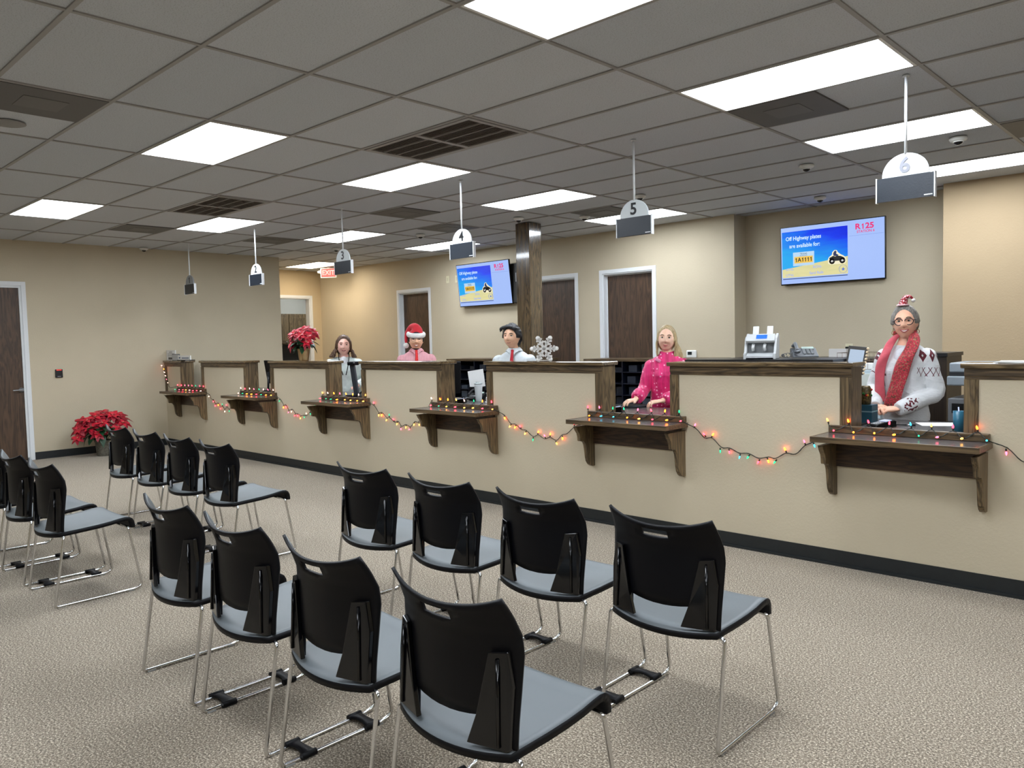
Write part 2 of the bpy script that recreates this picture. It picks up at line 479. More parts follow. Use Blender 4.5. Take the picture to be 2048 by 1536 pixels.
# ------------------------------------------------------------------ ceiling fixtures
LX, LY, PX, PY = 10.1834, -.4267, 3.6576, 1.8288
def emis(name, color, s):
    t = NT(name); t.set(color=[1,1,1,1] if False else lin('f4f6f4'), rough=.5)
    t.b.inputs['Emission Color'].default_value = lin(color); t.b.inputs['Emission Strength'].default_value = s
    return t.m
LS = 22.0
LED = emis('white led diffuser', 'eef6ff', LS); LED3 = emis('rear white led diffuser', 'eef6ff', LS*.8); LEDW = emis('warmer led diffuser', 'fff0d8', LS*.78)
def make_light(label, m):
    r = thing('ceiling_light', label, 'ceiling light', (0, 0, H), group='flat rectangular led panels in the ceiling')
    a, b = .5804, .2857
    MB().box(-.598, -.293, -.003, .598, -b, .02).box(-.598, b, -.003, .598, .293, .02).box(-.598, -b, -.003, -a, b, .02).box(a, -b, -.003, .598, b, .02).build('frame', WHITEP, r)
    MB().box(-a, -b, .004, a, b, .02).build('diffuser', m, r)
    return r
lab = {(-1,-1): 'large led panel in front of the bigger louvred vent', (-2,-1): 'led panel at far left of the picture above the wooden door',
 (-1,0): 'led panel just behind the large louvred vent', (-2,0): 'led panel beside the smaller louvred vent on the left',
 (-2,1): 'led panel behind hanging number 3 pole', (-2,2): 'led panel partly hidden behind hanging number 4', (-3,2): 'farthest led panel above the red exit sign',
 (-1,1): 'led panel between hanging numbers 4 and 5', (-1,2): 'led panel partly hidden behind hanging number 5', (0,0): 'long led panel at upper right next to the dark square tile',
 (0,1): 'led panel crossed by the pole of hanging number 6', (0,-1): 'led panel cut off by the top edge of the picture', (0,2): 'led panel at right edge behind the number 6 sign'}
l0 = None; lw = None; l3 = None
cells = [(i, j) for i in (-2,-1,0,1) for j in (-3,-2,-1,0,1,2) if not (i < 0 and j < -2) and (i, j) not in ((1, 2), (1, 1))]+[(-3,2)]
for (i, j) in cells:
    L = lab.get((i, j), 'led panel overhead outside the picture')
    loc = (LX+PX*i, LY+PY*j, H)
    if j == 2 and i > -3:
        if l3 is None: l3 = make_light(L, LED3); l3.location = loc
        else: dup(l3, loc, label=L)
    elif (i, j) == (-3, 2):
        if lw is None: lw = make_light(L, LEDW); lw.location = loc
        else: dup(lw, loc, label=L)
    elif l0 is None: l0 = make_light(L, LED); l0.location = loc
    else: dup(l0, loc, label=L)
dup(l0, (-3.35, 4.85, H), label='led panel in the side room behind the open doorway')

# louvred return vents
def make_vent(label):
    r = thing('return_vent', label, 'vent', (0,0,H), group='louvred return air vents in the ceiling')
    fr = MB(); a, b = .59, .29
    fr.box(-a, -b, -.006, a, -b+.035, .01).box(-a, b-.035, -.006, a, b, .01).box(-a, -b+.035, -.006, -a+.035, b-.035, .01).box(a-.035, -b+.035, -.006, a, b-.035, .01).box(-.02, -b+.035, -.006, .02, b-.035, .01)
    fr.build('frame', GRIDM, r, bevel=.002)
    MB().box(-a+.035, -b+.035, .0045, a-.035, b-.035, .007).build('backing', mat('vent dark', '5e5651', .8), r)
    for half in (0, 1):
        sl = MB(); x0, x1 = ((-a+.037, -.022), (.022, a-.037))[half]
        n = 26
        for i in range(n):
            yy = -b+.045+i*(2*b-.09)/(n-1)
            sl.obox(((x0+x1)/2, yy, .0005), (x1-x0, .010, .0014), Matrix.Rotation(R(38), 3, 'X'))
        sl.build('louvre', mat('vent louvre', '8c827b', .5), r)
        ri = MB()
        for q in (1, 2, 3):
            yy = -b+.035+q*(2*b-.07)/4
            ri.box(x0, yy-.003, -.005, x1, yy+.003, .006)
        ri.build('rib', GRIDM, r)
    return r
v0 = make_vent('large louvred ceiling vent in front of the middle led panel'); v0.location = (7.745, -1.036, H)
dup(v0, (4.087, -1.036, H), label='smaller looking louvred ceiling vent farther left, above hanging number 1')
# dark lay-in air diffusers
def make_diff(label, sx=.292, sy=.292):
    r = thing('air_diffuser', label, 'air diffuser', (0,0,H), group='dark flat air diffusers in the ceiling')
    MB().box(-sx, -sy, -.004, sx, sy, .012).build('face_plate', mat('dark perforated plate', '5b5958', .55, var=.08, vscale=300), r, bevel=.002)
    MB().box(-sx*.42, -sy*.42, -.0065, sx*.42, sy*.42, -.004).build('deflector', mat('dark plate centre', '5f5d5b', .5), r, bevel=.002)
    return r
ds = [((9.888, .183), 'dark square air diffuser beside the long upper right led panel'), ((6.83, -3.474), 'grey air diffuser at the far left edge of the picture'),
      ((5.0, .793), 'dark square air diffuser left of hanging number 4'), ((2.0, -1.036), 'dark air diffuser between the two far left led panels'),
      ((1.95, .793), 'small dark air diffuser behind the number 2 pole'), ((11.10, 2.012), 'brownish air diffuser cut by the right picture edge'),
      ((4.39, 2.012), 'dark air diffuser right of the led panel behind hanging number 3'), ((6.22+.3, 2.622), 'dark air diffuser behind hanging number 5')]
d0 = None
for (x, y), L in ds:
    if d0 is None: d0 = make_diff(L); d0.location = (x, y, H)
    else: dup(d0, (x, y, H), label=L)
# security cameras
def make_dome(label):
    r = thing('security_camera', label, 'security camera', (0,0,H), group='small dome security cameras on the ceiling')
    MB().lathe([(0, 0), (.062, 0), (.066, -.012), (.058, -.024), (.036, -.03), (0, -.03)], (0,0,0), 24).build('housing', WHITEP, r)
    MB().ball((0, 0, -.028), .034, 18, 12, (1, 1, .9)).build('dome', GLOSSB, r)
    MB().tube([(.036*math.cos(a), .036*math.sin(a), -.034) for a in [2*PI*k/20 for k in range(20)]], .004, 8, True).build('trim_ring', WHITEP, r)
    return r
cd = [((10.484, 1.93), 'dome camera right of hanging number 6 near the long led panel'), ((9.256, 1.97), 'dome camera left of hanging number 6'),
      ((8.67, 3.72), 'dome camera above the large tv'), ((6.183, 2.66), 'dome camera left of hanging number 5 beside a led panel'),
      ((5.589, 2.10), 'dome camera above the wooden column'), ((3.716, 2.09), 'dome camera left of hanging number 4'), ((.13, -.283), 'dome camera at the top of the left wall'),
      ((7.434, 2.02), 'dome camera just behind hanging number 5'), ((1.724, 2.03), 'dome camera just behind hanging number 3'), ((-1.5, 2.5), 'dome camera in the hallway beyond the left wall')]
c0 = None
for (x, y), L in cd:
    if c0 is None: c0 = make_dome(L); c0.location = (x, y, H)
    else: dup(c0, (x, y, H), label=L)
t_ = thing('ceiling_speaker', 'round perforated ceiling speaker at the far left edge', 'speaker', (6.22, -3.5, H))
MB().lathe([(0, .004), (.1, .004), (.105, -.002), (.095, -.006), (0, -.006)], (0,0,0), 28).build('grille', mat('speaker grille', '8d8b89', .6, var=.1, vscale=400), t_)
r_ = thing('smoke_detector', 'small red lit detector on ceiling at right edge', 'detector', (10.82, 3.75, H))
MB().lathe([(0, 0), (.05, 0), (.05, -.01), (.04, -.03), (0, -.032)], (0,0,0), 24).build('body', WHITEP, r_)
MB().ball((.03, -.02, -.028), .005).build('indicator', mat('red indicator', 'ff4030', .4, emit=6), r_)

# ------------------------------------------------------------------ hanging numbers
def make_sign(num, x, y):
    nm = {1:'darkest and most distant',2:'second from the left wall',3:'in front of the exit sign',4:'left of the far tv',5:'between the wooden column and the large tv',6:'largest, at upper right'}[num]
    r = thing('hanging_sign', 'white arched sign reading %d, %s' % (num, nm), 'sign', (x, y, 2.28), group='numbered station signs hanging over the counter')
    MB().tube([(0, 0, .27), (0, 0, H-2.28)], .0085, 12).build('pole', WHITEM, r)
    MB().lathe([(0,0),(.02,0),(.02,.006),(0,.006)], (0,0,H-2.28-.006), 16).build('ceiling_mount', WHITEM, r)
    pts = [(-.131, .14)]+[(-.131*math.cos(PI*k/28), .15+.126*math.sin(PI*k/28)) for k in range(29)]+[(.131, .14)]
    MB().prism(pts, -.006, .006, 'y').build('number_plate', mat('sign plate with painted reflection', '8a8d90', .35) if num == 1 else mat('sign plate', 'd5dcde', .35), r)  # plate of the first sign greyed to stand for a dark reflection
    MB().box(-.158, -.012, .003, .158, .012, .143).build('board', mat('blue black ribbed board', '18202a', .3, bump=.2, bscale=120), r)
    for sx in (-1, 1):
        e = MB().box(.158*sx-(.007 if sx < 0 else 0), -.016, -.002, .158*sx+(.007 if sx > 0 else 0), .016, .147); e.build('end_cap', WHITEM, r)
    MB().box(.105, -.014, .012, .15, -.012, .018).build('maker_strip', WHITEM, r)
    nm_ = mat('sign numeral %s' % ('grey' if num == 6 else 'black'), '8b8d96' if num == 6 else '08080c', .4)
    if num == 1: digit_one(.086, nm_, r, 'numeral', 0, -.007, .203)
    else: text_mesh(str(num), .125, nm_, r, 'numeral', (-.004, -.0075, .203), (PI/2, 0, 0), .001, bold=.0028)
    return r
for k in range(6): make_sign(k+1, CX[k]-.012-.0*(k), .036 if k < 5 else .02)

# ------------------------------------------------------------------ column
r = thing('column', 'square stained oak column rising to the ceiling behind the counter', 'column', (5.32, 2.57, 0))
MB().box(-.118, -.118, 0, .118, .118, H).build('shaft', COLW, r, bevel=.006)
MB().box(-.122, -.05, 0, -.118, .05, H-.02).build('corner_strip', COLW, r)

# ------------------------------------------------------------------ chairs
side = [(.42,-.188,.045,.232),(.50,-.183,.045,.234),(.60,-.172,.058,.238),(.686,-.162,.070,.240),(.735,-.166,.074,.236),(.79,-.190,.070,.229),(.845,-.225,.064,.222)]
SY = [(a, b) for a, b, c, d in side]; SB = [(a, c) for a, b, c, d in side]; SW = [(a, d) for a, b, c, d in side]
def back_pt(u, z, off=0.0):
    zz = z
    return Vector((u*lerp(SW, zz), lerp(SY, zz)-lerp(SB, zz)*(1-u*u)+off, z))
ZR = [.436,.458,.485,.51,.535,.56,.59,.62,.65,.68,.70,.715,.732,.745,.757,.772,.79,.812,.83]
UR = [-1,-.93,-.8,-.66,-.55,-.4,-.24,-.1,.1,.24,.4,.55,.66,.8,.93,1]
def make_chair(label):
    r = thing('stacking_chair', label, 'chair', (0,0,0), group='rows of black and grey sled base chairs')
    bm = MB(); V = []
    for j, z in enumerate(ZR):
        row = []
        for u in UR:
            k = max(0, (z-.70)/(.83-.70))
            zt = z+k*(-.024+.034*u*u+.005*u**6)      # concave top edge with raised corners
            if z in (.51,) and abs(u) < .56: zt = z-.012*(1-(u/.55)**2)
            row.append(bm.bm.verts.new(back_pt(u, zt)))
        V.append(row)
    for j in range(len(ZR)-1):
        for i in range(len(UR)-1):
            u = (UR[i]+UR[i+1])/2; z = (ZR[j]+ZR[j+1])/2
            if abs(u) < .55 and z < .51: continue
            if abs(u) < .24 and .772 < z < .812: continue
            fc = bm.bm.faces.new([V[j][i], V[j+1][i], V[j+1][i+1], V[j][i+1]]); fc.smooth = True
    bm.build('backrest', [PLASLIT, BLACKP], r, solid=(.011, -1, 1), fix=False)
    for sx in (-1, 1):
        b = MB()
        poly = [(.70,.69),(.90,.695),(.97,.60),(.975,.436),(.44,.436),(.56,.52)]
        F = [b.bm.verts.new(back_pt(sx*u, z, -.030)) for u, z in poly]; G = [b.bm.verts.new(back_pt(sx*u, z, -.012)) for u, z in poly]
        b.bm.faces.new(F); b.bm.faces.new(G[::-1]); n = len(poly)
        for i in range(n): b.bm.faces.new([F[i], G[i], G[(i+1) % n], F[(i+1) % n]])
        b.build('side_bracket', GLOSSB, r, bevel=.003)
        rb = MB(); p0 = back_pt(sx*.80, .675, -.031); p1 = back_pt(sx*.86, .445, -.031)
        rb.tube([p0, p1], .005, 8).build('bracket_rib', GLOSSB, r)
    # seat
    prof2 = [(-.214,.428),(-.16,.432),(-.08,.437),(0,.442),(.07,.449),(.12,.456),(.155,.459),(.18,.456),(.198,.444),(.208,.425),(.212,.40),(.211,.385)]
    HWs = [(-.214,.229),(-.1,.238),(.05,.242),(.21,.236)]
    bm = MB(); nu = 14; n = len(prof2); V = []
    for j, (y, z) in enumerate(prof2):
        row = []
        for i in range(nu+1):
            u = -1+2*i/nu
            k = max(0, 1-j/4)
            yy = y-.052*(1-u*u)*k
            zz = z-.010*(1-u*u)*(1 if j < 6 else .4)+.004*abs(u)**3
            row.append(bm.bm.verts.new((u*lerp(HWs, y), yy, zz)))
        V.append(row)
    for j in range(n-1):
        for i in range(nu):
            fc = bm.bm.faces.new([V[j][i], V[j][i+1], V[j+1][i+1], V[j+1][i]]); fc.smooth = True
    bm.build('seat', [PLASLIT, BLACKP], r, solid=(.024, -1, 1), fix=False)
    for sx in (-1, 1):
        pts = fillet([(.17*sx,-.188,.396),(.253*sx,-.196,.412),(.256*sx,-.262,.0085),(.253*sx,.185,.0085),(.253*sx,.232,.024),(.240*sx,.168,.400),(.15*sx,.16,.404)], .022, 5)
        MB().tube(pts, .0074, 10).build('sled_leg', CHROME, r)
        for yy in (-.225, .165):
            MB().box(.253*sx-.008, yy-.018, 0, .253*sx+.008, yy+.018, .005).build('glide', CLEARP, r)
    for yy in (-.17, .16):
        MB().tube([(-.17, yy, .398), (.17, yy, .398)], .006, 8).build('crossbar', CHROME, r)
    return r
rowsC = [('A', -2.32, [8.70, 9.335, 9.965, 10.597]), ('B', -3.40, [8.765, 9.375, 9.99, 10.605]), ('C', -2.31, [5.09, 5.71, 6.32, 6.94]), ('D', -3.385, [5.66, 6.29, 6.925])]
rn = {'A': 'in right row nearest the counter', 'B': 'in front row nearest the camera', 'C': 'in far row left of centre', 'D': 'in row at left edge'}
pos = {4: ['leftmost', 'second from left', 'third from left', 'rightmost'], 3: ['cut off', 'middle', 'rightmost']}
ch0 = None
def make_clip(label):
    r = thing('ganging_clip', label, 'chair connector', (0,0,0), group='black clips joining neighbouring chair legs')
    m = MB(); m.smooth = True
    w = .058
    def fn(u, v):
        x = -w+2*w*u; z = .020+.016*(1-(2*u-1)**2)*.35
        k = .017+.012*abs(2*u-1)**2
        return Vector((x, (v-.5)*2*k, z))
    m.grid(fn, 12, 2)
    m.build('bridge', BLACKP, r, solid=(.010, -1))
    for sx in (-1, 1):
        MB().tube([(sx*w, -.03, .0135), (sx*w, .03, .0135)], .0125, 12).build('sleeve', BLACKP, r)
    return r
cl0 = None
for key, y0, xs in rowsC:
    for i, x in enumerate(xs):
        L = 'black backed chair, %s %s' % (pos[len(xs)][i], rn[key])
        if ch0 is None: ch0 = make_chair(L); ch0.location = (x, y0, 0)
        else: dup(ch0, (x, y0, 0), label=L)
        if i:
            xm = (x+xs[i-1])/2
            for yy, fb in ((-.15, 'rear'), (.13, 'front')):
                L = '%s black clip between chairs %d and %d %s' % (fb, i, i+1, rn[key])
                if cl0 is None: cl0 = make_clip(L); cl0.location = (xm, y0+yy, 0)
                else: dup(cl0, (xm, y0+yy, 0), label=L)
# ------------------------------------------------------------------ televisions
def em(name, color, s=1.0):
    if name in MC: return MC[name]
    t = NT(name); t.b.inputs['Base Color'].default_value = (0,0,0,1); t.set(rough=.25)
    t.b.inputs['Emission Color'].default_value = lin(color); t.b.inputs['Emission Strength'].default_value = s
    MC[name] = t.m; return t.m
t = NT('slide picture'); v = t.obj(); sp = t.n('ShaderNodeSeparateXYZ'); t.l(v, sp.inputs[0])
X, Z = sp.outputs[0], sp.outputs[2]
st = t.noise(t.obj((1.2, 1, 7)), 2.2, 3, .5, .6)
sky = t.ramp(t.math('ADD', t.math('MULTIPLY', Z, 1.6), t.math('ADD', t.math('MULTIPLY', X, .5), t.math('MULTIPLY', st, .45))), [(.05, lin('12a8f0')), (.35, lin('0a7cf0')), (.62, lin('0a3cf0')), (.85, lin('0b1fd8'))])
sand = t.ramp(st, [(.3, lin('d8d49a')), (.7, lin('e6dca0'))])
hz = t.math('ADD', t.math('MULTIPLY', X, .13), -.125)
t.b.inputs['Base Color'].default_value = (0,0,0,1)
t.l(t.mix(t.math('LESS_THAN', Z, hz), sky, sand), t.b.inputs['Emission Color']); t.b.inputs['Emission Strength'].default_value = 1.0
SLIDE = t.m
def make_tv(label, loc, tilt):
    r = thing('television', label, 'television', loc, group='wall mounted information screens')
    r.rotation_euler = (tilt, 0, 0)
    MB().box(-.615, -.002, -.353, .615, .03, .353).box(-.3, .03, -.2, .3, .062, .15).build('body', GLOSSB, r, bevel=.003)
    MB().box(-.605, -.004, -.338, .605, -.001, .343).build('screen', em('screen lavender blue', 'a9c4ff', .95), r)
    sl = MB().box(-.395, -.001, -.277, .395, .0005, .277).build('slide', SLIDE, r, loc=(-.197, -.005, .015))
    W = em('screen white text', 'cfe8ff', 1.0); RP = em('screen red text', 'e8307a', 1.0); K = em('screen black', '08080a', .6)
    q = (PI/2, 0, 0)
    text_mesh('Off Highway plates', .066, W, r, 'caption', (-.545, -.0075, .205), q, .0004, 'LEFT', .86, .0012)
    text_mesh('are available for:', .066, W, r, 'caption', (-.50, -.0075, .115), q, .0004, 'LEFT', .86, .0012)
    text_mesh('R', .088, RP, r, 'ticket_number', (.312, -.0055, .263), q, .0004, 'CENTER', 1.1, .003)
    digit_one(.061, RP, r, 'ticket_number', .372, -.0055, .263)
    text_mesh('25', .088, RP, r, 'ticket_number', (.445, -.0055, .263), q, .0004, 'CENTER', 1.1, .003)
    text_mesh('STATION 6', .040, RP, r, 'ticket_number', (.40, -.0055, .205), q, .0004, 'CENTER', 1, .0008)
    MB().box(.215, -.0052, .165, .595, -.004, .168).build('divider_line', em('screen line', '7f97e8', .9), r)
    pl = MB().box(-.13, -.0012, -.082, .13, 0, .082).build('licence_plate', em('plate pale blue', 'bcdcf6', .95), r, bevel=.0, loc=(-.325, -.0065, -.045))
    MB().box(-.112, -.0016, -.05, .112, -.0012, .028).build('yellow_band', em('plate yellow', 'f5c64a', .95), pl)
    text_mesh('TEXAS', .030, K, pl, 'plate_text', (0, -.0022, .058), q, .0003)
    text_mesh('OFF-HIGHWAY', .014, K, pl, 'plate_text', (0, -.0022, .036), q, .0003)
    text_mesh('A', .068, K, pl, 'plate_text', (-.050, -.0022, -.012), q, .0003, 'CENTER', .92, .0016)
    for x_ in (-.088, -.008, .026, .060, .094): digit_one(.048, K, pl, 'plate_text', x_, -.0024, -.011)
    P = em('screen pale lettering', 'a8b6e8', 1.0)
    for s_, x, z in (('ATVs', -.50, -.165), ('ROVs', -.16, -.155), ('UTVs', -.50, -.235), ('Sand Rails', -.17, -.225)):
        text_mesh(s_, .042, P, r, 'vehicle_list', (x, -.0075, z), q, .0004, 'CENTER', 1, .001)
    # quad bike silhouette with rider
    halo = MB().prism([(-.105,-.055),(-.108,-.01),(-.095,.02),(-.06,.045),(-.055,.075),(-.03,.098),(-.002,.095),(.01,.07),(.04,.045),(.08,.022),(.105,-.005),(.108,-.045),(.09,-.068),(-.08,-.068)], -.0012, -.0004, 'y').build('vehicle_picture', em('screen cream halo', 'f3eccb', 1.0), r, loc=(.075, -.006, -.075))
    MB().prism([(-.085,-.02),(-.09,.01),(-.045,.03),(-.02,.022),(.005,.03),(.045,.022),(.085,.0),(.08,-.02),(.05,-.03),(-.05,-.03)], -.0022, -.0012, 'y').build('quad_body', K, halo)
    for x in (-.058, .062):
        MB().lathe([(0, -.0026), (.034, -.0026), (.034, -.0012), (0, -.0012)], (x, 0, -.03), 20, 'y').build('wheel', K, halo)
        MB().lathe([(0, -.003), (.012, -.003), (.012, -.0026), (0, -.0026)], (x, 0, -.03), 14, 'y').build('hub', em('screen hub', 'd8d8d8', 1.0), halo)
    MB().prism([(-.04,.03),(-.045,.06),(-.03,.085),(-.012,.09),(-.005,.075),(-.01,.055),(.02,.035),(.0,.025)], -.0024, -.0012, 'y').build('rider', em('screen dark blue', '12285e', .9), halo)
    ring = MB(); N = 26
    pts = [(.047*math.cos(2*PI*k/N), -.001, .047*math.sin(2*PI*k/N)) for k in range(N)]
    ring.tube(pts, .005, 6, True, flat=.3).build('round_seal', em('screen seal blue', '5a78d8', .9), r, loc=(.145, -.0065, -.205))
    MB().prism([(-.022,.0),(-.006,.006),(0,.024),(.006,.006),(.022,0),(.009,-.007),(.012,-.022),(0,-.012),(-.012,-.022),(-.009,-.007)], -.0012, -.0002, 'y').build('seal_centre', em('screen seal blue', '5a78d8', .9), r, loc=(.145, -.0065, -.205))
    MB().box(-.585, -.0052, -.283, .195, -.0044, -.274).build('slide_border', em('screen navy line', '2a3a78', .8), r)
    return r
tv = make_tv('large tv showing R125 in the wall niche behind the smiling woman', (8.555, 4.315, 2.447), R(1.5))
dup(tv, (3.06, 3.945, 2.425), label='more distant tv showing R125 left of the wooden column').rotation_euler = (R(6.5), 0, 0)
b = thing('wall_box', 'black flat box on the wall between the far tv and wooden column', 'equipment box', (3.71, YB, 2.40))
MB().box(-.13, -.09, -.31, .13, 0, .31).build('housing', mat('dark box', '2b2a29', .4), b, bevel=.006)
MB().box(.03, -.093, .02, .045, -.09, .16).build('slot', SILVER, b)
def plate(name, label, cat, loc, w=.038, h=.06, m=None):
    p = thing(name, label, cat, loc)
    MB().box(-w, -.006, -h, w, 0, h).build('cover_plate', m or mat('ivory plate', 'd9d3b6', .45), p, bevel=.002)
    return p
p = plate('outlet', 'ivory outlet high on back wall left of the far tv', 'outlet', (2.04, YB, 2.575)); MB().box(-.014, -.009, -.03, .014, -.006, .03).build('socket', mat('ivory socket', 'c9c2a4', .45), p)
p = plate('outlet', 'ivory outlet partly hidden by the left edge of far tv', 'outlet', (2.27, YB, 2.57)); MB().box(-.014, -.009, -.03, .014, -.006, .03).build('socket', mat('ivory socket', 'c9c2a4', .45), p)
p = plate('outlet', 'ivory outlet with black plug above the niche counter', 'outlet', (8.745, YN, 1.303), .042, .062)
MB().box(-.016, -.009, -.042, .016, -.006, .042).build('socket', mat('ivory socket', 'c9c2a4', .45), p)
MB().box(-.03, -.04, -.01, .0, -.009, .028).tube([(-.015, -.04, .01), (-.03, -.05, -.02), (-.05, -.04, -.05)], .006, 8).build('plug', BLACKP, p)
p = thing('thermostat', 'white thermostat with dark display on wall beside woman in pink', 'thermostat', (6.825, YB, 1.262))
MB().box(-.075, -.026, -.05, .075, 0, .05).build('case', WHITEP, p, bevel=.012)
MB().box(-.05, -.028, -.012, .012, -.0262, .03).build('display', mat('lcd dark', '22282a', .2), p)
p = thing('wall_card_reader', 'black access card reader with red light on the left wall', 'card reader', (0, -1.486, 1.18))
MB().box(0, -.048, -.06, .022, .048, .06).build('case', mat('reader black', '16161a', .35), p, bevel=.008)
MB().box(.0222, -.03, .045, .0235, .03, .052).build('status_light', mat('red light', 'ff2a20', .4, emit=5), p)
MB().box(.0222, -.022, -.045, .0228, .022, -.038).build('key_mark', SILVER, p)
# exit sign hanging in the hallway
e = thing('exit_sign', 'red illuminated exit sign in the hallway beyond hanging number 3', 'exit sign', (-.95, 3.64, 2.895))
e.rotation_euler = (0, 0, R(38))
MB().box(-.16, -.022, -.095, .16, .022, .095).build('housing', WHITEP, e, bevel=.008)
t = NT('exit glow'); t.b.inputs['Base Color'].default_value = lin('a01818'); t.b.inputs['Emission Color'].default_value = lin('ff3b35'); t.b.inputs['Emission Strength'].default_value = 1.6
MB().box(-.145, -.025, -.08, .145, -.022, .08).build('face', t.m, e)
text_mesh('EXIT', .13, em('exit letters', 'ff9a90', 2.2), e, 'letters', (0, -.0262, 0), (PI/2, 0, 0), .0008, 'CENTER', .95, .003)
MB().box(-.03, -.02, .095, .03, .02, H-2.895).build('canopy', WHITEP, e)
for sx in (-1, 1):
    MB().lathe([(0, 0), (.02, 0), (.034, .045), (.03, .05), (0, .05)], (.17*sx+(-.05 if sx < 0 else 0), 0, .02), 14, 'x').build('lamp_head', WHITEP, e)

# ------------------------------------------------------------------ poinsettias
RED = mat('poinsettia red bract', 'c00a28', .45, var=.35, vscale=26, sheen=.2); RED2 = mat('poinsettia deep red bract', '8e0820', .5, var=.3, vscale=26)
GRN = mat('dark green leaf', '123a1e', .4, var=.4, vscale=30); YEL = mat('flower centre', 'b8a860', .6)
def leaf(mb, p, d, n, L, W, droop=.3, fold=.25):
    d = d.normalized(); s = d.cross(n).normalized(); n = s.cross(d).normalized()
    N = 6; rows = []
    for i in range(N+1):
        t = i/N
        w = W*math.sin(PI*min(1, t**.8*.98+.02))**.8*(1 if t < .98 else 0)
        c = p+d*L*t-n*droop*L*t*t
        rows.append([c-s*w+n*w*fold, c, c+s*w+n*w*fold])
    V = [[mb.bm.verts.new((max(q.x, mb.xmin) if hasattr(mb, 'xmin') else q.x, q.y, q.z)) for q in row] for row in rows]
    for a, b in zip(V, V[1:]):
        for k in (0, 1):
            f = mb.bm.faces.new([a[k], a[k+1], b[k+1], b[k]]); f.smooth = True; f.material_index = mb.mi
def poinsettia(root, heads, fol_c, fol_r, nleaf, size, stem_base, xmin=None):
    rnd = random.Random(len(heads)*7+3)
    for (p, n, s) in heads:
        mb = MB()
        if xmin is not None: mb.xmin = xmin
        p = Vector(p); n = Vector(n).normalized(); a = n.orthogonal().normalized(); b = n.cross(a)
        off = rnd.random()*6
        for ring, (cnt_, L, W, up_, mi) in enumerate(((7, .115, .028, .05, 1), (6, .085, .024, .35, 0), (4, .05, .015, .9, 0))):
            mb.mi = mi
            for k in range(cnt_):
                an = off+ring*.5+2*PI*k/cnt_+rnd.uniform(-.15, .15)
                d = (a*math.cos(an)+b*math.sin(an)+n*(up_+rnd.uniform(-.25, .2))).normalized()
                leaf(mb, p+n*.006*ring, d, n, L*s*size*rnd.uniform(.85, 1.15), W*s*size*rnd.uniform(.9, 1.1), rnd.uniform(.15, .5))
        mb.mi = 2
        for k in range(4): mb.ball(p+n*.014+a*rnd.uniform(-.008, .008)+b*rnd.uniform(-.008, .008), .005, 6, 4)
        mb.build('flower', [RED, RED2, YEL], root, fix=False)
    mb = MB()
    if xmin is not None: mb.xmin = xmin
    for k in range(nleaf):
        an = rnd.uniform(0, 2*PI); el = rnd.uniform(-.4, .8)
        d = Vector((math.cos(an), math.sin(an), el)).normalized()
        p = Vector(fol_c)+Vector((d.x*fol_r*.45, d.y*fol_r*.45, d.z*fol_r*.4))
        leaf(mb, p, d+Vector((0, 0, -.3)), Vector((0, 0, 1)), .12*size*rnd.uniform(.7, 1.2), .036*size, rnd.uniform(.2, .7))
    mb.build('foliage', GRN, root, fix=False)
    mb = MB()
    for (p, n, s) in heads[::2]:
        p = Vector(p); q = Vector(stem_base)
        mb.tube(smooth_path([q, q.lerp(p, .5)+Vector((0, 0, .02)), p-Vector(n).normalized()*.004], 4), .0045, 6)
    mb.build('stems', mat('green stem', '2c4a26', .6), root)
r = thing('potted_poinsettia', 'red poinsettia in a galvanised pot on the carpet by the left wall', 'plant', (.40, -1.07, 0))
MB().lathe([(0, 0), (.098, 0), (.101, .01), (.105, .06), (.112, .13), (.118, .205), (.124, .212), (.124, .222), (.116, .222), (.112, .19), (0, .185)], (0,0,0), 30).build('pot', mat('galvanised pot', '77756c', .45, .55, var=.25, vscale=40, bump=.4, bscale=60), r)
hd = []
rnd = random.Random(11)
for (x, y, z, s) in [(-.02,-.26,.50,1.1),(.10,-.20,.42,1.05),(.05,-.33,.40,.95),(.02,-.10,.56,1.1),(.12,-.05,.47,1.1),(-.05,.02,.60,1.1),(.10,.10,.57,1.05),(.02,.20,.55,1.1),
                     (.13,.22,.45,1.0),(-.08,.30,.49,1.0),(.18,-.14,.33,.9),(.08,-.36,.29,.85),(-.1,-.16,.5,.9),(-.12,.14,.55,.9),(.20,.06,.38,.9),(.06,-.22,.52,.8)]:
    hd.append(((x, y, z), (x*1.2+.35, y*1.1-.15, .55+z*.4), s))
poinsettia(r, hd, (0.02, -.05, .34), .30, 60, 1.15, (0, 0, .18), xmin=-.375)
r = thing('potted_poinsettia', 'red poinsettia in a shiny gold pot standing on the counter cap', 'plant', (3.865, .08, 1.31))
MB().lathe([(0, 0), (.054, 0), (.057, .004), (.066, .07), (.078, .137), (.082, .142), (.082, .148), (.076, .148), (.072, .12), (0, .115)], (0,0,0), 30).build('pot', mat('brushed gold pot', 'b99c72', .28, .85, var=.12, vscale=12), r)
hd = []
for (x, y, z, s) in [(-.11,-.06,.30,1.),(-.03,-.09,.33,1.05),(.06,-.06,.31,1.),(.12,0,.29,.95),(-.08,.03,.35,1.),(.02,.0,.37,1.1),(.09,.07,.33,.95),(-.14,-.02,.22,.95),(-.10,-.09,.20,.9),(.14,-.04,.22,.85),(-.02,.09,.32,.9)]:
    hd.append(((x, y, z), (x*4+.3, y*4-.5, .8), s))
poinsettia(r, hd, (.02, 0, .20), .14, 34, .95, (0, 0, .12))

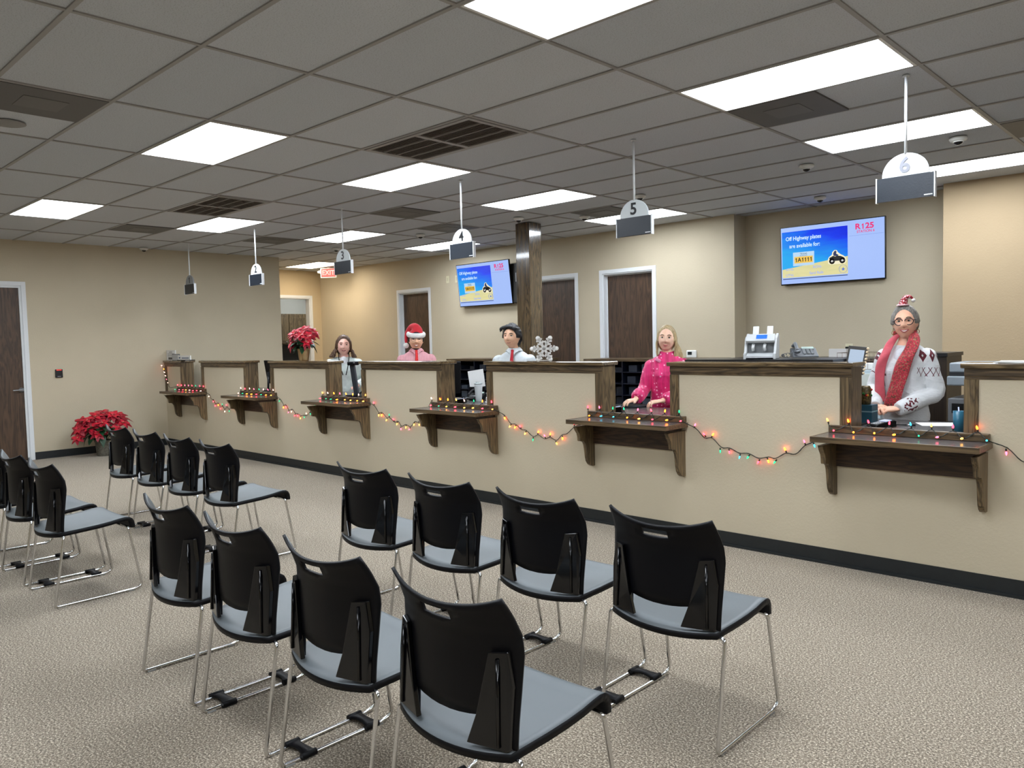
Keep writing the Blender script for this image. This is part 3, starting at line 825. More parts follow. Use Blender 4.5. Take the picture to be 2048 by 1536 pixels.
# ------------------------------------------------------------------ snowflake ornament
r = thing('snowflake_ornament', 'white cut out snowflake ornament standing on the counter cap', 'ornament', (7.742, .075, 1.316))
r.rotation_euler = (0, 0, R(35))
m = MB(); rad = .118
cz = .104
m.prism([(.02*math.cos(PI*k/3+PI/6), cz+.02*math.sin(PI*k/3+PI/6)) for k in range(6)], -.009, .009, 'y')
for k in range(6):
    a = PI/2+PI/6+k*PI/3
    d = Vector((math.cos(a), 0, math.sin(a))); n_ = Vector((-math.sin(a), 0, math.cos(a))); c = Vector((0, 0, cz))
    Rm_ = Matrix((d, Vector((0,1,0)), n_)).transposed()
    m.obox(c+d*.05, (.10, .018, .021), Rm_)
    for q, L in ((.045, .034), (.075, .03)):
        for sg in (-1, 1):
            dd = (d*.6+n_*sg).normalized(); Rb = Matrix((dd, Vector((0,1,0)), dd.cross(Vector((0,1,0))))).transposed()
            m.obox(c+d*q+dd*L*.5, (L, .018, .016), Rb)
    m.lathe([(0, -.009), (.017, -.009), (.019, -.006), (.019, .006), (.017, .009), (0, .009)], c+d*rad*.9, 16, 'y')
m.build('cutout', mat('white painted ornament', 'dedcd8', .5, bump=.2), r)
MB().box(-.045, -.012, 0, .045, .012, .005).build('foot', mat('white painted ornament', 'dedcd8', .5), r)

# ------------------------------------------------------------------ things on the caps
r = thing('notice_holder', 'white framed notice standing at the left end of the counter', 'sign', (.17, .03, 1.31))
MB().box(-.16, -.004, 0, .16, .008, .158).build('frame', WHITEP, r, bevel=.002)
MB().box(-.145, -.006, .01, .145, -.004, .148).build('sheet', PAPER, r)
text_mesh('NOTICE', .03, INK, r, 'print', (0, -.0064, .125), (PI/2, 0, 0), .0002)
for k in range(4): MB().box(-.12, -.0068, .100-.014*k, .12-.03*(k % 2), -.006, .104-.014*k).build('print', INK, r)
MB().box(-.09, -.0068, .014, .09, -.006, .048).build('picture', mat('grey photo', '55524f', .6, var=.5, vscale=60), r)
r = thing('card_holder', 'small grey framed card beside the white notice on the counter', 'sign', (.41, .0, 1.31))
MB().box(-.13, -.004, 0, .13, .008, .10).build('frame', mat('grey frame', '6d6f74', .4), r, bevel=.002)
MB().box(-.115, -.006, .012, .115, -.004, .088).build('sheet', mat('grey paper', 'c6c8ca', .8), r)
for k in range(4): MB().box(-.10, -.0068, .072-.014*k, .09-.02*(k % 2), -.006, .075-.014*k).build('print', INK, r)
r = thing('name_plate', 'low white name plate on black base at counter left end', 'name plate', (.74, -.008, 1.31))
MB().box(-.23, -.02, 0, .23, .05, .012).build('base', BLACKP, r)
MB().box(-.21, -.012, .012, .21, .0, .075).build('plate', WHITEP, r)
for a, b_, c_ in ((-.18, -.13, 0), (-.08, .16, 1)): MB().box(a, -.0136, .03, b_, -.012, .055 if c_ == 0 else .045).build('print', mat('blue grey print', '5a6a86', .6), r)
r = thing('paper_stack', 'few white sheets on the counter cap at right picture edge', 'paper', (11.29, .08, 1.31))
m = MB()
for k in range(3): m.obox((.006*k, .004*k, .002+.003*k), (.28, .20, .0024), Matrix.Rotation(.06*k, 3, 'Z'))
m.build('sheets', PAPER, r)

# ------------------------------------------------------------------ rear shelf behind panel 6 with money counter
r = thing('rear_shelf', 'black shelf board just behind the raised panel nearest right', 'shelf', (9.72, .38, 1.30))
MB().box(-.66, -.185, 0, .46, .20, .022).build('board', mat('black board', '17181b', .3), r, bevel=.003)
for x in (-.6, .40): MB().box(x, -.15, -.43, x+.025, .15, 0).build('support', OAKD_X, r)
r = thing('money_counter', 'grey banknote counting machine with blue display behind the panel', 'money counter', (9.60, .36, 1.322)); r.rotation_euler = (0, 0, R(18))
LG = mat('light grey casing', 'b4b7b8', .4); MG = mat('mid grey casing', '7d8083', .4)
for sx in (-1, 1):
    MB().prism([(-.115, 0), (.10, 0), (.11, .17), (.07, .185), (-.03, .15), (-.085, .05), (-.115, .04)], .112*sx-(.018 if sx > 0 else 0), .112*sx+(.018 if sx < 0 else 0), 'x').build('side_panel', LG, r, bevel=.004)
MB().prism([(-.02, .0), (.10, 0), (.105, .165), (.05, .17), (-.01, .13)], -.094, .094, 'x').build('body', MG, r)
MB().obox((0, -.048, .150), (.20, .075, .022), Matrix.Rotation(R(42), 3, 'X')).build('control_panel', LG, r, bevel=.004)
MB().obox((.01, -.056, .161), (.075, .036, .006), Matrix.Rotation(R(42), 3, 'X')).build('display', em('blue lcd', '3f8cff', 1.0), r)
for x in (-.05, .03): MB().tube([(x, -.045, .105), (x, -.075, .085), (x, -.06, .065)], .011, 10).build('stacker_wheel', mat('pale roller', 'd0d2d2', .4), r)
MB().prism([(-.11, .01), (-.03, .03), (-.03, .045), (-.11, .022)], -.094, .094, 'x').build('output_tray', LG, r)
for x in (-.045, .055): MB().obox((x, .045, .205), (.042, .008, .07), Matrix.Rotation(R(-24), 3, 'X')).build('feed_guide', mat('pale plastic', 'cfd3d4', .35), r, bevel=.002)
def make_phone(label, loc, rz, m1=BLACKP):
    p = thing('desk_phone', label, 'telephone', loc, rz, group='desk telephones behind the counter')
    MB().prism([(-.09, .01), (-.09, .022), (.08, .075), (.095, .07), (.095, .01)], -.085, .085, 'x').build('base', m1, p, bevel=.004)
    h = MB(); path = smooth_path([(-.055, -.085, .06), (-.055, -.05, .075), (-.055, .05, .105), (-.055, .09, .098)])
    h.tube(path, .013, 10).ball((-.055, -.085, .052), .023, 12, 8, (1, 1, .6)).ball((-.055, .09, .09), .023, 12, 8, (1, 1, .6)).build('handset', m1, p)
    b_ = MB()
    for i in range(3):
        for j in range(4): b_.box(-.012+i*.026, -.06+j*.024, .036+j*.0075, .006+i*.026, -.045+j*.024, .046+j*.0075)
    k_ = b_.build('keypad', mat('grey keys', '8a8c90', .5), p); k_['kind'] = 'stuff'
    MB().obox((.028, .052, .074), (.08, .04, .006), Matrix.Rotation(R(17), 3, 'X')).build('display', mat('phone lcd', '9fb0a8', .3), p)
    c_ = MB(); pts = []
    for k in range(60):
        a = k*.9; tt = k/59
        pts.append((-.09-.06*math.sin(PI*tt)+.006*math.cos(a), -.08+.10*tt, .012+.006*math.sin(a)+.03*(1-tt)))
    c_.tube(pts, .0022, 5).build('cord', m1, p)
    return p
ph = make_phone('grey and black phone beside the money counter', (9.90, .40, 1.322), R(30), mat('phone grey', '55585c', .4))
ph2 = make_phone('black phone with silver edge at station 4 window', (6.20, .72, .87), R(25))
MB().tube(smooth_path([(-.088, -.09, .026), (-.03, -.1, .05), (.05, -.1, .05), (.088, -.09, .026)]), .004, 8).build('silver_edge', SILVER, ph2)
dup(ph2, (4.80, .34, .87), R(15), 'black phone at the foot of the scanner stand, station 3')
dup(ph2, (2.72, .42, .87), R(20), 'black phone in the station 2 window')
dup(ph2, (.62, .55, .87), R(20), 'black phone in the station 1 window')
dup(ph2, (7.96, .50, .87), R(75), 'black phone behind the card terminal at station 5')

def make_monitor(label, loc, rz, lean=R(8), w=.50, h=.30, zc=.26):
    p = thing('monitor', label, 'monitor', loc, rz, group='black computer monitors seen from behind')
    M3 = Matrix.Rotation(lean, 3, 'X')
    MB().obox((0, 0, zc), (w, .028, h), M3).build('back_shell', BLACKP, p, bevel=.006)
    MB().obox(Vector((0, 0, zc))+M3@Vector((0, .016, 0)), (w-.02, .004, h-.02), M3).build('screen', GLOSSB, p)
    MB().obox((0, -.03, zc-.05), (.06, .03, .10), M3).tube([(0, -.035, zc-.05), (0, -.045, .012)], .016, 10).build('stand', DARKM, p)
    MB().prism([(.11*math.cos(2*PI*k/20), -.03+.08*math.sin(2*PI*k/20)) for k in range(20)], 0, .012, 'z').build('foot', DARKM, p, bevel=.003)
    return p
mo = make_monitor('black monitor back at station 1 beside the white notice', (.30, .52, .87), R(-12), w=.44, h=.33)
dup(mo, (1.35, .62, .87), R(14), 'black monitor back right of the station 1 window')
dup(mo, (2.20, .56, .87), R(-14), 'black monitor back left of the station 2 window')
dup(mo, (3.30, .42, .87), R(6), 'black monitor top peeking over panel in front of brown haired woman')
dup(mo, (5.45, .45, .87), R(3), 'black monitor top peeking over panel in front of santa hat man')
mo2 = make_monitor('black slanted monitor edge at left of the station 4 window', (6.10, .42, .87), R(62), w=.26, h=.34, zc=.25)
dup(mo, (7.35, .55, .87), R(0), 'black monitor top behind the snowflake ornament')
dup(mo, (7.66, .52, .87), R(58), 'black monitor corner above panel end left of station 5')
# document scanner on a pole at station 3
r = thing('document_scanner', 'tall black overhead scanner rising above the counter at station 3', 'scanner', (4.47, .40, .87), R(20))
MB().box(-.09, -.10, 0, .09, .10, .025).build('base', BLACKP, r, bevel=.006)
MB().obox((-.02, 0, .20), (.066, .03, .36), Matrix.Rotation(R(-8), 3, 'Y')).build('column', mat('slate plastic', '3a3f45', .35), r, bevel=.006)
MB().box(-.08, -.06, .375, .02, .05, .42).build('scan_head', BLACKP, r, bevel=.01)
MB().ball((.02, -.06, .40), .014).build('lens', GLOSSB, r)
# white tumbler
r = thing('tumbler', 'tall white tumbler with grey lid in the station 4 window', 'tumbler', (6.36, .60, .87))
MB().lathe([(0, 0), (.030, 0), (.033, .004), (.036, .07), (.043, .165), (.044, .175), (.041, .178), (0, .178)], (0,0,0), 28).build('cup', mat('white enamel cup', 'dfe6e8', .3), r)
MB().lathe([(0, .178), (.043, .178), (.043, .19), (.034, .196), (0, .196)], (0,0,0), 28).box(-.03, -.008, .196, -.002, .008, .204).build('lid', mat('pale lid', 'a9b2b2', .3), r)
# papers
r = thing('paper_sheet', 'white sheet propped upright in the station 4 window', 'paper', (6.00, .92, .87)); r.rotation_euler = (0, 0, R(15))
MB().obox((0, 0, .215), (.20, .003, .19), Matrix.Rotation(R(-8), 3, 'Y')).build('sheet', PAPER, r)
MB().box(-.09, -.03, 0, .09, .03, .125).build('holder', BLACKP, r, bevel=.004)
r = thing('paper_sheet', 'white framed paper beside the black scanner at station 3', 'paper', (4.62, .70, .87)); r.rotation_euler = (0, 0, R(30))
MB().box(-.09, -.004, .20, .09, .004, .36).build('sheet', PAPER, r); MB().box(-.01, -.006, 0, .01, .006, .22).box(-.06, -.05, 0, .06, .05, .006).build('stand', DARKM, r)
r = thing('paper_sheet', 'white sheet lying flat on the desk by the smiling woman', 'paper', (10.70, .72, .8705)); r.rotation_euler = (0, 0, R(28))
MB().box(-.14, -.10, 0, .14, .10, .0015).build('sheet', PAPER, r)
r = thing('paper_stack', 'white papers and folders stacked at right of station 4 window', 'paper', (6.72, .60, .87))
m = MB()
for k in range(5): m.obox((.008*(k % 2), .005*k, .012+.022*k), (.24, .28, .018), Matrix.Rotation(.08*((k*7) % 3-1), 3, 'Z'))
m.build('folders', [PAPER], r)
# card terminals
def make_terminal(label, loc, rz):
    p = thing('card_terminal', label, 'card terminal', loc, rz, group='black card payment terminals')
    MB().prism([(-.085, .004), (-.085, .020), (-.06, .03), (.075, .05), (.09, .045), (.09, .004)], -.042, .042, 'x').build('body', GLOSSB, p, bevel=.006)
    MB().obox((0, .035, .0465), (.062, .05, .004), Matrix.Rotation(R(8.5), 3, 'X')).build('display', mat('pale lcd', 'b8c4dc', .3, emit=.25, ecol='b8c8f0'), p)
    k_ = MB()
    for i in range(3):
        for j in range(4): k_.box(-.026+i*.019, -.062+j*.017, .025+j*.0025, -.012+i*.019, -.051+j*.017, .0335+j*.0025)
    o = k_.build('keys', mat('pale keys', 'c8ccd0', .4), p); o['kind'] = 'stuff'
    return p
tm = make_terminal('black card terminal on the ledge in front of the smiling woman', (10.445, .32, .87), R(-28))
dup(tm, (8.27, .34, .87), R(-70), 'black card terminal behind the string lights at station 5')
dup(tm, (6.33, .33, .87), R(-70), 'black card terminal with white label at station 4')
r = thing('pen', 'black pen lying beside the card terminal at station 6', 'pen', (10.52, .52, .876)); MB().tube([(-.07, -.02, 0), (.07, .02, 0)], [.003, .005], 8).build('barrel', BLACKP, r); MB().tube([(.02, .006, 0), (.045, .013, 0)], .0058, 8).build('grip', SILVER, r)
# mouse pad, webcam style scanner at station 5
r = thing('signature_pad', 'glossy dark pad lying under the hand of the woman in pink', 'signature pad', (8.10, .84, .87), R(35))
MB().prism([(.17*math.cos(a)*1.0, .11*math.sin(a)) for a in [2*PI*k/30 for k in range(30)]], 0, .018, 'z').build('pad', mat('glossy slate', '3a4046', .15), r, bevel=.004)
MB().tube(smooth_path([(.15, -.03, .012), (.1, -.12, .006), (0, -.16, .005), (-.12, -.15, .005)]), .004, 6).build('cable', BLACKP, r)
r = thing('barcode_scanner', 'shiny black barcode scanner on stand left of woman in pink', 'scanner', (7.82, .90, .87), R(20))
MB().lathe([(0, 0), (.05, 0), (.05, .01), (.02, .018), (.012, .03), (.012, .08), (0, .08)], (0,0,0), 20).build('stand', GLOSSB, r)
MB().ball((0, 0, .115), .045, 18, 12, (1, 1, .85)).build('head', GLOSSB, r)
MB().ball((.0, -.03, .13), .022, 12, 8, (1, .6, .6)).build('window', mat('pale glass', 'd6dce0', .1), r)
# station 6 clutter
r = thing('pen_cup', 'teal plastic cup holding pens at right of station 6 window', 'cup', (10.905, .30, .87))
MB().lathe([(0, 0), (.031, 0), (.033, .135), (.029, .135), (.027, .01), (0, .01)], (0,0,0), 24).build('cup', mat('teal plastic', '2b6a84', .35), r)
MB().tube([(.008, 0, .02), (-.006, .012, .158)], .004, 8).build('pen', mat('white blue pen', 'c6cce8', .4), r)
r = thing('tissue_box', 'teal box with tinsel trim left of the smiling woman', 'box', (10.235, .62, .87))
MB().box(-.07, -.06, 0, .07, .06, .125).build('box_body', mat('dark teal card', '2a5566', .5), r, bevel=.002)
MB().box(-.072, -.062, .075, .072, .062, .083).build('band', mat('pale band', '8fb0b8', .5), r)
r = thing('tinsel_jar', 'small glass jar of red and gold holiday trinkets on teal box', 'jar', (10.24, .62, .995))
MB().lathe([(0, 0), (.035, 0), (.04, .02), (.04, .11), (.03, .13), (0, .13)], (0,0,0), 20).build('jar_body', mat('tinsel', '5a4a2a', .3, .3, var=.8, vscale=90), r)
rn_ = random.Random(3)
for k in range(14):
    a = rn_.uniform(0, 2*PI); MB().ball((.04*math.cos(a), .04*math.sin(a), rn_.uniform(.015, .12)), .009, 8, 6).build('bauble', mat(['bauble red', 'bauble gold', 'bauble green'][k % 3], ['c02020', 'd8a030', '2f7a35'][k % 3], .25, .3), r)
r = thing('tablet_frame', 'tilted black framed tablet edged with pale wooden beads', 'picture frame', (10.245, .43, .87))
M3 = Matrix.Rotation(R(6), 3, 'Y')@Matrix.Rotation(R(-12), 3, 'X'); c0_ = Vector((0, 0, .44))
MB().obox(c0_, (.125, .014, .19), M3).build('frame', mat('dark frame', '2c2824', .4), r, bevel=.002)
MB().obox(c0_+M3@Vector((0, -.009, -.004)), (.095, .004, .15), M3).build('screen', em('tablet glow', 'c8dcf4', .8), r)
for k in range(8): MB().ball(c0_+M3@Vector((.066, -.008, .085-.024*k)), .009, 10, 7).build('bead', mat('pale bead', 'dcc6a4', .5), r)
MB().tube([(0, .02, .36), (0, .03, .0)], .008, 8).box(-.05, -.03, 0, .05, .08, .008).build('stand', BLACKP, r)
r = thing('drawer_unit', 'pale grey plastic storage drawers behind the smiling woman', 'storage box', (9.74, 1.95, 0))
MB().box(-.20, -.18, 0, .22, .20, 1.18).build('cabinet_body', mat('pale blue grey plastic', 'b4c4cc', .4), r, bevel=.004)
for k in range(3): MB().box(-.18, -.19, .08+k*.37, .20, -.18, .41+k*.37).build('drawer', mat('cream drawer', 'c9cfc8', .45), r, bevel=.003)
r = thing('wire_basket', 'wire basket with papers on the pale storage drawers', 'basket', (9.76, 1.95, 1.18))
m = MB()
for z in (.0, .07, .14): m.tube([(-.17, -.14, z+.004), (.17, -.14, z+.004), (.17, .14, z+.004), (-.17, .14, z+.004)], .0022, 6, True)
for k in range(9):
    x = -.17+k*.0425
    m.tube([(x, -.14, .144), (x, -.14, .004), (x, .14, .004), (x, .14, .144)], .0016, 6)
m.build('wire_frame', mat('brown wire', '6b5a4a', .4, .6), r)
MB().box(-.15, -.12, .006, .15, .12, .05).build('papers', PAPER, r)
r = thing('bookcase', 'tall dark oak cabinet side behind the smiling woman', 'cabinet', (10.17, 2.36, 0))
MB().box(-.19, -.22, 0, .19, .24, 1.28).build('carcass', OAKD_Z, r, bevel=.003)
MB().box(-.20, -.235, 1.28, .20, .25, 1.31).build('top', mat('black top', '141416', .35), r)
r = thing('side_table', 'low table carrying the grey printers at right of smiling woman', 'table', (10.84, 2.1, 0))
MB().box(-.38, -.3, .74, .5, .3, .77).build('table_top', LAM, r)
for x, y in ((-.35, -.27), (.45, -.27), (-.35, .25), (.45, .25)): MB().box(x, y, 0, x+.04, y+.04, .74).build('leg', DARKM, r)
r = thing('label_printer', 'lower grey printer with black paper slot behind the counter', 'printer', (10.72, 2.05, .77))
MB().box(-.27, -.22, 0, .25, .22, .19).build('body', mat('warm grey casing', '6f7174', .45), r, bevel=.008)
MB().box(-.24, -.225, .075, -.10, -.218, .15).build('paper_slot', GLOSSB, r)
r = thing('printer_stand', 'dark pedestal holding the upper grey printer', 'stand', (10.76, 2.05, .96))
MB().box(-.2, -.16, 0, .2, .16, .02).box(-.10, -.05, .02, .10, .05, .10).build('pedestal', mat('dark blue grey', '20262e', .4), r)
r = thing('laser_printer', 'upper pale grey printer with dark middle band', 'printer', (10.74, 2.05, 1.06))
MB().box(-.30, -.22, 0, .26, .22, .075).build('lower_case', mat('blue grey casing', '8c959c', .4), r, bevel=.01)
MB().box(-.285, -.20, .075, .25, .21, .105).build('dark_band', DARKM, r)
MB().box(-.285, -.21, .105, .25, .22, .18).build('upper_case', mat('blue grey casing', '8c959c', .4), r, bevel=.01)

# ------------------------------------------------------------------ back counters
r = thing('back_counter', 'black topped counter running along the wall niche', 'counter', (8.64, 3.98, 0))
MB().box(-1.17, -.38, 0, 1.17, .39, 1.185).build('cabinet_body', OAKD_X, r)
MB().box(-1.19, -.40, 1.185, 1.18, .39, 1.215).build('counter_top', mat('black counter top', '1a1b1f', .3), r, bevel=.004)
r = thing('adapter_box', 'small white box beside the ivory outlet in the niche', 'box', (8.70, 4.18, 1.215))
MB().box(-.10, -.04, 0, .10, .04, .095).build('box_body', mat('white card', 'd6d3d0', .6), r, bevel=.003)
r = thing('pigeonhole_unit', 'dark pigeonhole shelving with oak top behind woman in pink', 'shelving', (6.42, 3.79, 0))
DK = mat('blue black shelf', '0d1220', .35)
MB().box(-.98, -.27, 1.18, .98, .27, 1.215).build('top', OAK_X, r, bevel=.003)
for x in (-.97, -.35, .3, .95): MB().box(x, -.25, .02, x+.02, .25, 1.18).build('divider', DK, r)
for k in range(8): MB().box(-.95, -.25, .10+k*.155, .95, .25, .112+k*.155).build('shelf', DK, r)
MB().box(-.97, .23, 0, .97, .25, 1.18).build('back_panel', DK, r)
MB().box(-.97, -.24, 0, .97, .25, .10).build('plinth', DK, r)
rn_ = random.Random(5)
for k in range(2, 7):
    for j in range(9):
        x = -.93+j*.21+rn_.uniform(0, .03)
        if rn_.random() < .75: MB().box(x, -.19, .112+k*.155, x+.13, .1, .112+k*.155+rn_.uniform(.05, .12)).build('tray', mat('tray %d' % (j % 3), ['232a36', '3b4450', '181c24'][j % 3], .4), r)
r2_ = dup(r, (3.55, 3.79, 0), label='dark pigeonhole shelving beneath the far tv')
# side room cupboard seen through the hallway opening
r = thing('wall_cupboard', 'oak wall cupboard in the side room beyond the hallway', 'cupboard', (-4.64, 4.75, 1.52))
MB().box(0, -.72, 0, .32, .62, .72).build('carcass', OAK_Z, r)
for y0 in (-.70, -.04):
    d_ = MB().box(.32, y0, .02, .34, y0+.62, .70).build('door', OAK_Z, r, bevel=.003)
    MB().box(.34, y0+.07, .09, .344, y0+.55, .63).build('door_panel', OAK_Z, d_, bevel=.003)
    MB().ball((.352, y0+(.57 if y0 < -.5 else .05), .06), .012).build('knob', SILVER, d_)
r = thing('base_cupboard', 'dark base cupboard below the side room wall cupboard', 'cupboard', (-4.64, 4.75, 0))
MB().box(0, -.9, 0, .6, .9, .9).build('carcass', OAKD_X, r); MB().box(0, -.92, .9, .63, .92, .94).build('counter_top', LAM, r)
MB().box(0, -.9, .94, .02, .9, 1.5).build('splashback', mat('dark splashback', '3a3631', .4), r)

# ------------------------------------------------------------------ string lights
WIRE = mat('dark green wire', '0f1a12', .5)
BC = {'o': ('ff6a14', 22), 'r': ('ff3040', 11), 'g': ('18c080', 2.2), 'b': ('40b8d8', 2.2), 'p': ('ff5a78', 5), 'y': ('ffb040', 7), 'w': ('ffc8b0', 5)}
protos = {}
def bulb_mesh(k):
    if k not in protos:
        c, s = BC[k]
        m = MB(); m.mi = 0; m.lathe([(0, -.012), (.0045, -.012), (.0048, .004), (0, .004)], (0,0,0), 8)
        m.mi = 1; m.lathe([(.0, .004), (.0042, .004), (.0056, .010), (.0048, .018), (.002, .025), (0, .026)], (0,0,0), 8)
        o = m.build('bulb_proto', [WIRE, mat('bulb glow '+k, c, .3, emit=s)], fix=False)
        protos[k] = o.data; bpy.data.objects.remove(o)
    return protos[k]
def strand(label, k0, k1, right_end, left_start, seed, cols):
    rnd = random.Random(seed)
    root = thing('string_lights', label, 'string lights', (0, 0, 0), group='strands of coloured string lights along the counter')
    P = []; B = []
    def seg(pts, amp, kind):
        """kind: 'shelf' or 'drape'"""
        P.extend(pts)
    pts = []; bulbs = []
    if left_start:
        for k in range(7):
            t_ = k/6; p = Vector((.03+.22*t_**1.3, -.035, 1.215-.31*t_)); pts.append(p+Vector((0, rnd.uniform(-.01, .0), rnd.uniform(-.01, .01))))
            if k < 6: bulbs.append((p+Vector((rnd.choice((-.016, .02)), -.012, .01)), Vector((rnd.uniform(-1, 1), -.5, .5))))
    for k in range(k0, k1+1):
        c = CX[k]; n = 15
        for i in range(n+1):
            x = c-.45+.90*i/n
            if k == 0 and x < .28: continue
            upz = i % 2 == 0
            p = Vector((x, -.020, .917)) if upz else Vector((x, -.062, .878))
            p += Vector((rnd.uniform(-.008, .008), rnd.uniform(-.006, .004), rnd.uniform(0, .004)))
            pts.append(p)
            if upz: bulbs.append((p+Vector((0, 0, .012)), Vector((rnd.uniform(-.4, .4), -.2, 1))))
            else: bulbs.append((p+Vector((0, -.016, .004)), Vector((rnd.uniform(-.5, .5), -1, -.05))))
        # drape to the next shelf
        if k < k1 or right_end:
            xa, xb = c+.475, c+WX-.475
            n = 15
            stop = 1.0
            for i in range(1, n):
                t_ = i/n
                x = xa+(xb-xa)*t_; z = .875-.21*(1-(2*t_-1)**2)**.8+.02*math.sin(7*t_)
                p = Vector((x, -.012, z+(.016 if i % 2 else -.012)+rnd.uniform(-.010, .010))); p.x += rnd.uniform(-.012, .012); pts.append(p)
                if rnd.random() < .93:
                    sgn = rnd.choice((-1, 1, -1))
                    bulbs.append((p+Vector((rnd.uniform(-.01, .01), -.004, .016*sgn)), Vector((rnd.uniform(-.8, .8), -.25, sgn))))
    sp_ = smooth_path(pts, 4)
    MB().tube(sp_, .0031, 5).build('wire', WIRE, root)
    MB().tube([p+Vector((.002, -.0035, .003*math.sin(i*1.7))) for i, p in enumerate(sp_)], .0016, 4).build('wire', WIRE, root)
    for i, (p, d) in enumerate(bulbs[:100]):
        kx = cols[rnd.randrange(len(cols))]
        o = bpy.data.objects.new('bulb', bulb_mesh(kx)); col.objects.link(o); o.parent = root; o.location = p
        o.rotation_euler = d.to_track_quat('Z', 'Y').to_euler()
    return root
strand('lit string lights from the far left wall to number 2 shelf', 0, 1, True, True, 1, 'rropwwyrg')
strand('lit string lights over shelves 3 and 4 in the middle', 2, 3, True, False, 2, 'rroopwyyg')
strand('lit string lights over shelf 5 under the woman in pink', 4, 4, True, False, 3, 'orpgboyr')
strand('lit string lights over shelf 6 running off the right edge', 5, 5, True, False, 4, 'orgbpyor')
# ------------------------------------------------------------------ people
def skin_mat(name, c):
    t = NT(name); v = t.obj(); b = lin(c)
    t.set(color=t.ramp(t.noise(v, 18, 3), [(.3, (b[0]*.92, b[1]*.84, b[2]*.82, 1)), (.7, (min(1, b[0]*1.06), b[1]*1.05, b[2]*1.05, 1))]), rough=.48, sss=.12)
    t.b.inputs['Subsurface Radius'].default_value = (.012, .005, .003)
    t.bump(t.noise(v, 400, 2), .06, .001)
    return t.m
def hair_mat(name, dark, light):
    t = NT(name); v = t.obj((160, 160, 14))
    t.set(color=t.ramp(t.noise(v, 1.0, 3, .6, .5), [(.3, lin(dark)), (.7, lin(light))]), rough=.42)
    t.bump(t.noise(v, 1.0, 3, .6, .5), .6, .004)
    return t.m
def cloth_mat(name, c, var=.12, scale=14, bump=.35):
    t = NT(name); v = t.obj(); b = lin(c)
    t.set(color=t.ramp(t.noise(v, scale, 3), [(.3, tuple(x*(1-var) for x in b[:3])+(1,)), (.7, tuple(min(1, x*(1+var)) for x in b[:3])+(1,))]), rough=.85, sheen=.25)
    t.bump(t.noise(v, 22, 3, .6, .8), bump, .012)
    return t.m
def g(x, s): return math.exp(-(x/s)**2)
def head_pt(d, P):
    """d: unit direction (x right, y back, z up) -> point relative to head centre, face towards -y"""
    x, y, z = d
    rx, ry, rz = P.get('rx', .079), P.get('ry', .097), P.get('rz', .117)
    jw = P.get('jaw', .26)
    kx = 1-jw*max(0, -z)**1.6
    X = x*rx*kx
    # squarer cranium
    Y = y*ry*(1 if y < 0 else 1-.22*max(0, -z))
    Z = z*rz
    if y < 0:
        Y *= 1-.10*max(0, -z-.2)          # jaw recedes slightly
        Y *= 1-.06*abs(x)**2
    fr = max(0, -y)                        # frontness
    if fr > .1:
        w = min(1, (fr-.1)/.35)
        nz = 0
        zz = Z-.004
        if zz > -.040: prof_ = g((zz+.026)/(.055 if zz > -.026 else .011), 1)
        else: prof_ = g((zz+.026)/.011, 1)
        nw = .010+.007*g(zz+.028, .014)
        Y -= w*P.get('nose', .017)*g(X, nw)*prof_
        for sx in (-1, 1):
            Y += w*.0075*g(X-sx*.031, .016)*g(Z-.012, .014)
            Y -= w*.004*g(X-sx*.033, .022)*g(Z-.034, .010)
            Y -= w*P.get('cheek', .006)*g(X-sx*.038, .020)*g(Z+.030, .022)
            Y += w*.004*g(X-sx*.030, .010)*g(Z+.060, .016)
        Y -= w*.0055*g(X, .024)*g(Z+.061, .010)
        Y += w*.003*g(X, .03)*g(Z+.078, .007)
        Y -= w*P.get('chin', .008)*g(X, .022)*g(Z+.100, .016)
    return Vector((X, Y, Z))
def sph(n, m):
    for j in range(m+1):
        t = PI*j/m
        for i in range(n):
            a = 2*PI*i/n
            yield j, i, Vector((math.sin(t)*math.sin(a), -math.sin(t)*math.cos(a), math.cos(t)))
def sphere_mesh(mb, fn, n=64, m=48, M=None):
    V = {}
    for j, i, d in sph(n, m):
        if j in (0, m) and i > 0: V[j, i] = V[j, 0]; continue
        p = fn(d); p = M@p if M else p
        V[j, i] = mb.bm.verts.new(p)
    for j in range(m):
        for i in range(n):
            q = [V[j, i], V[j+1, i], V[j+1, (i+1) % n], V[j, (i+1) % n]]
            u = []
            for v_ in q:
                if v_ not in u: u.append(v_)
            if len(u) > 2:
                f = mb.bm.faces.new(u); f.smooth = True; f.material_index = mb.mi
    return mb
def loft(mb, rings, seg=28, M=None):
    """rings: (z, rx, ry, xc, yc, [front bulge])"""
    R_ = []
    for r in rings:
        z, rx, ry, xc, yc = r[:5]; fb = r[5] if len(r) > 5 else 0
        ring = []
        for k in range(seg):
            a = 2*PI*k/seg; cx_, sy_ = math.cos(a), math.sin(a)
            p = Vector((xc+rx*math.copysign(abs(cx_)**.85, cx_), yc+ry*math.copysign(abs(sy_)**.85, sy_), z))
            if sy_ < 0 and fb: p.y -= fb*(g(cx_-.45, .35)+g(cx_+.45, .35))*(-sy_)
            ring.append(mb.bm.verts.new(M@p if M else p))
        R_.append(ring)
    for a, b in zip(R_, R_[1:]):
        for k in range(seg): mb.bm.faces.new([a[k], a[(k+1) % seg], b[(k+1) % seg], b[k]])
    mb.bm.faces.new(R_[0][::-1]); mb.bm.faces.new(R_[-1])
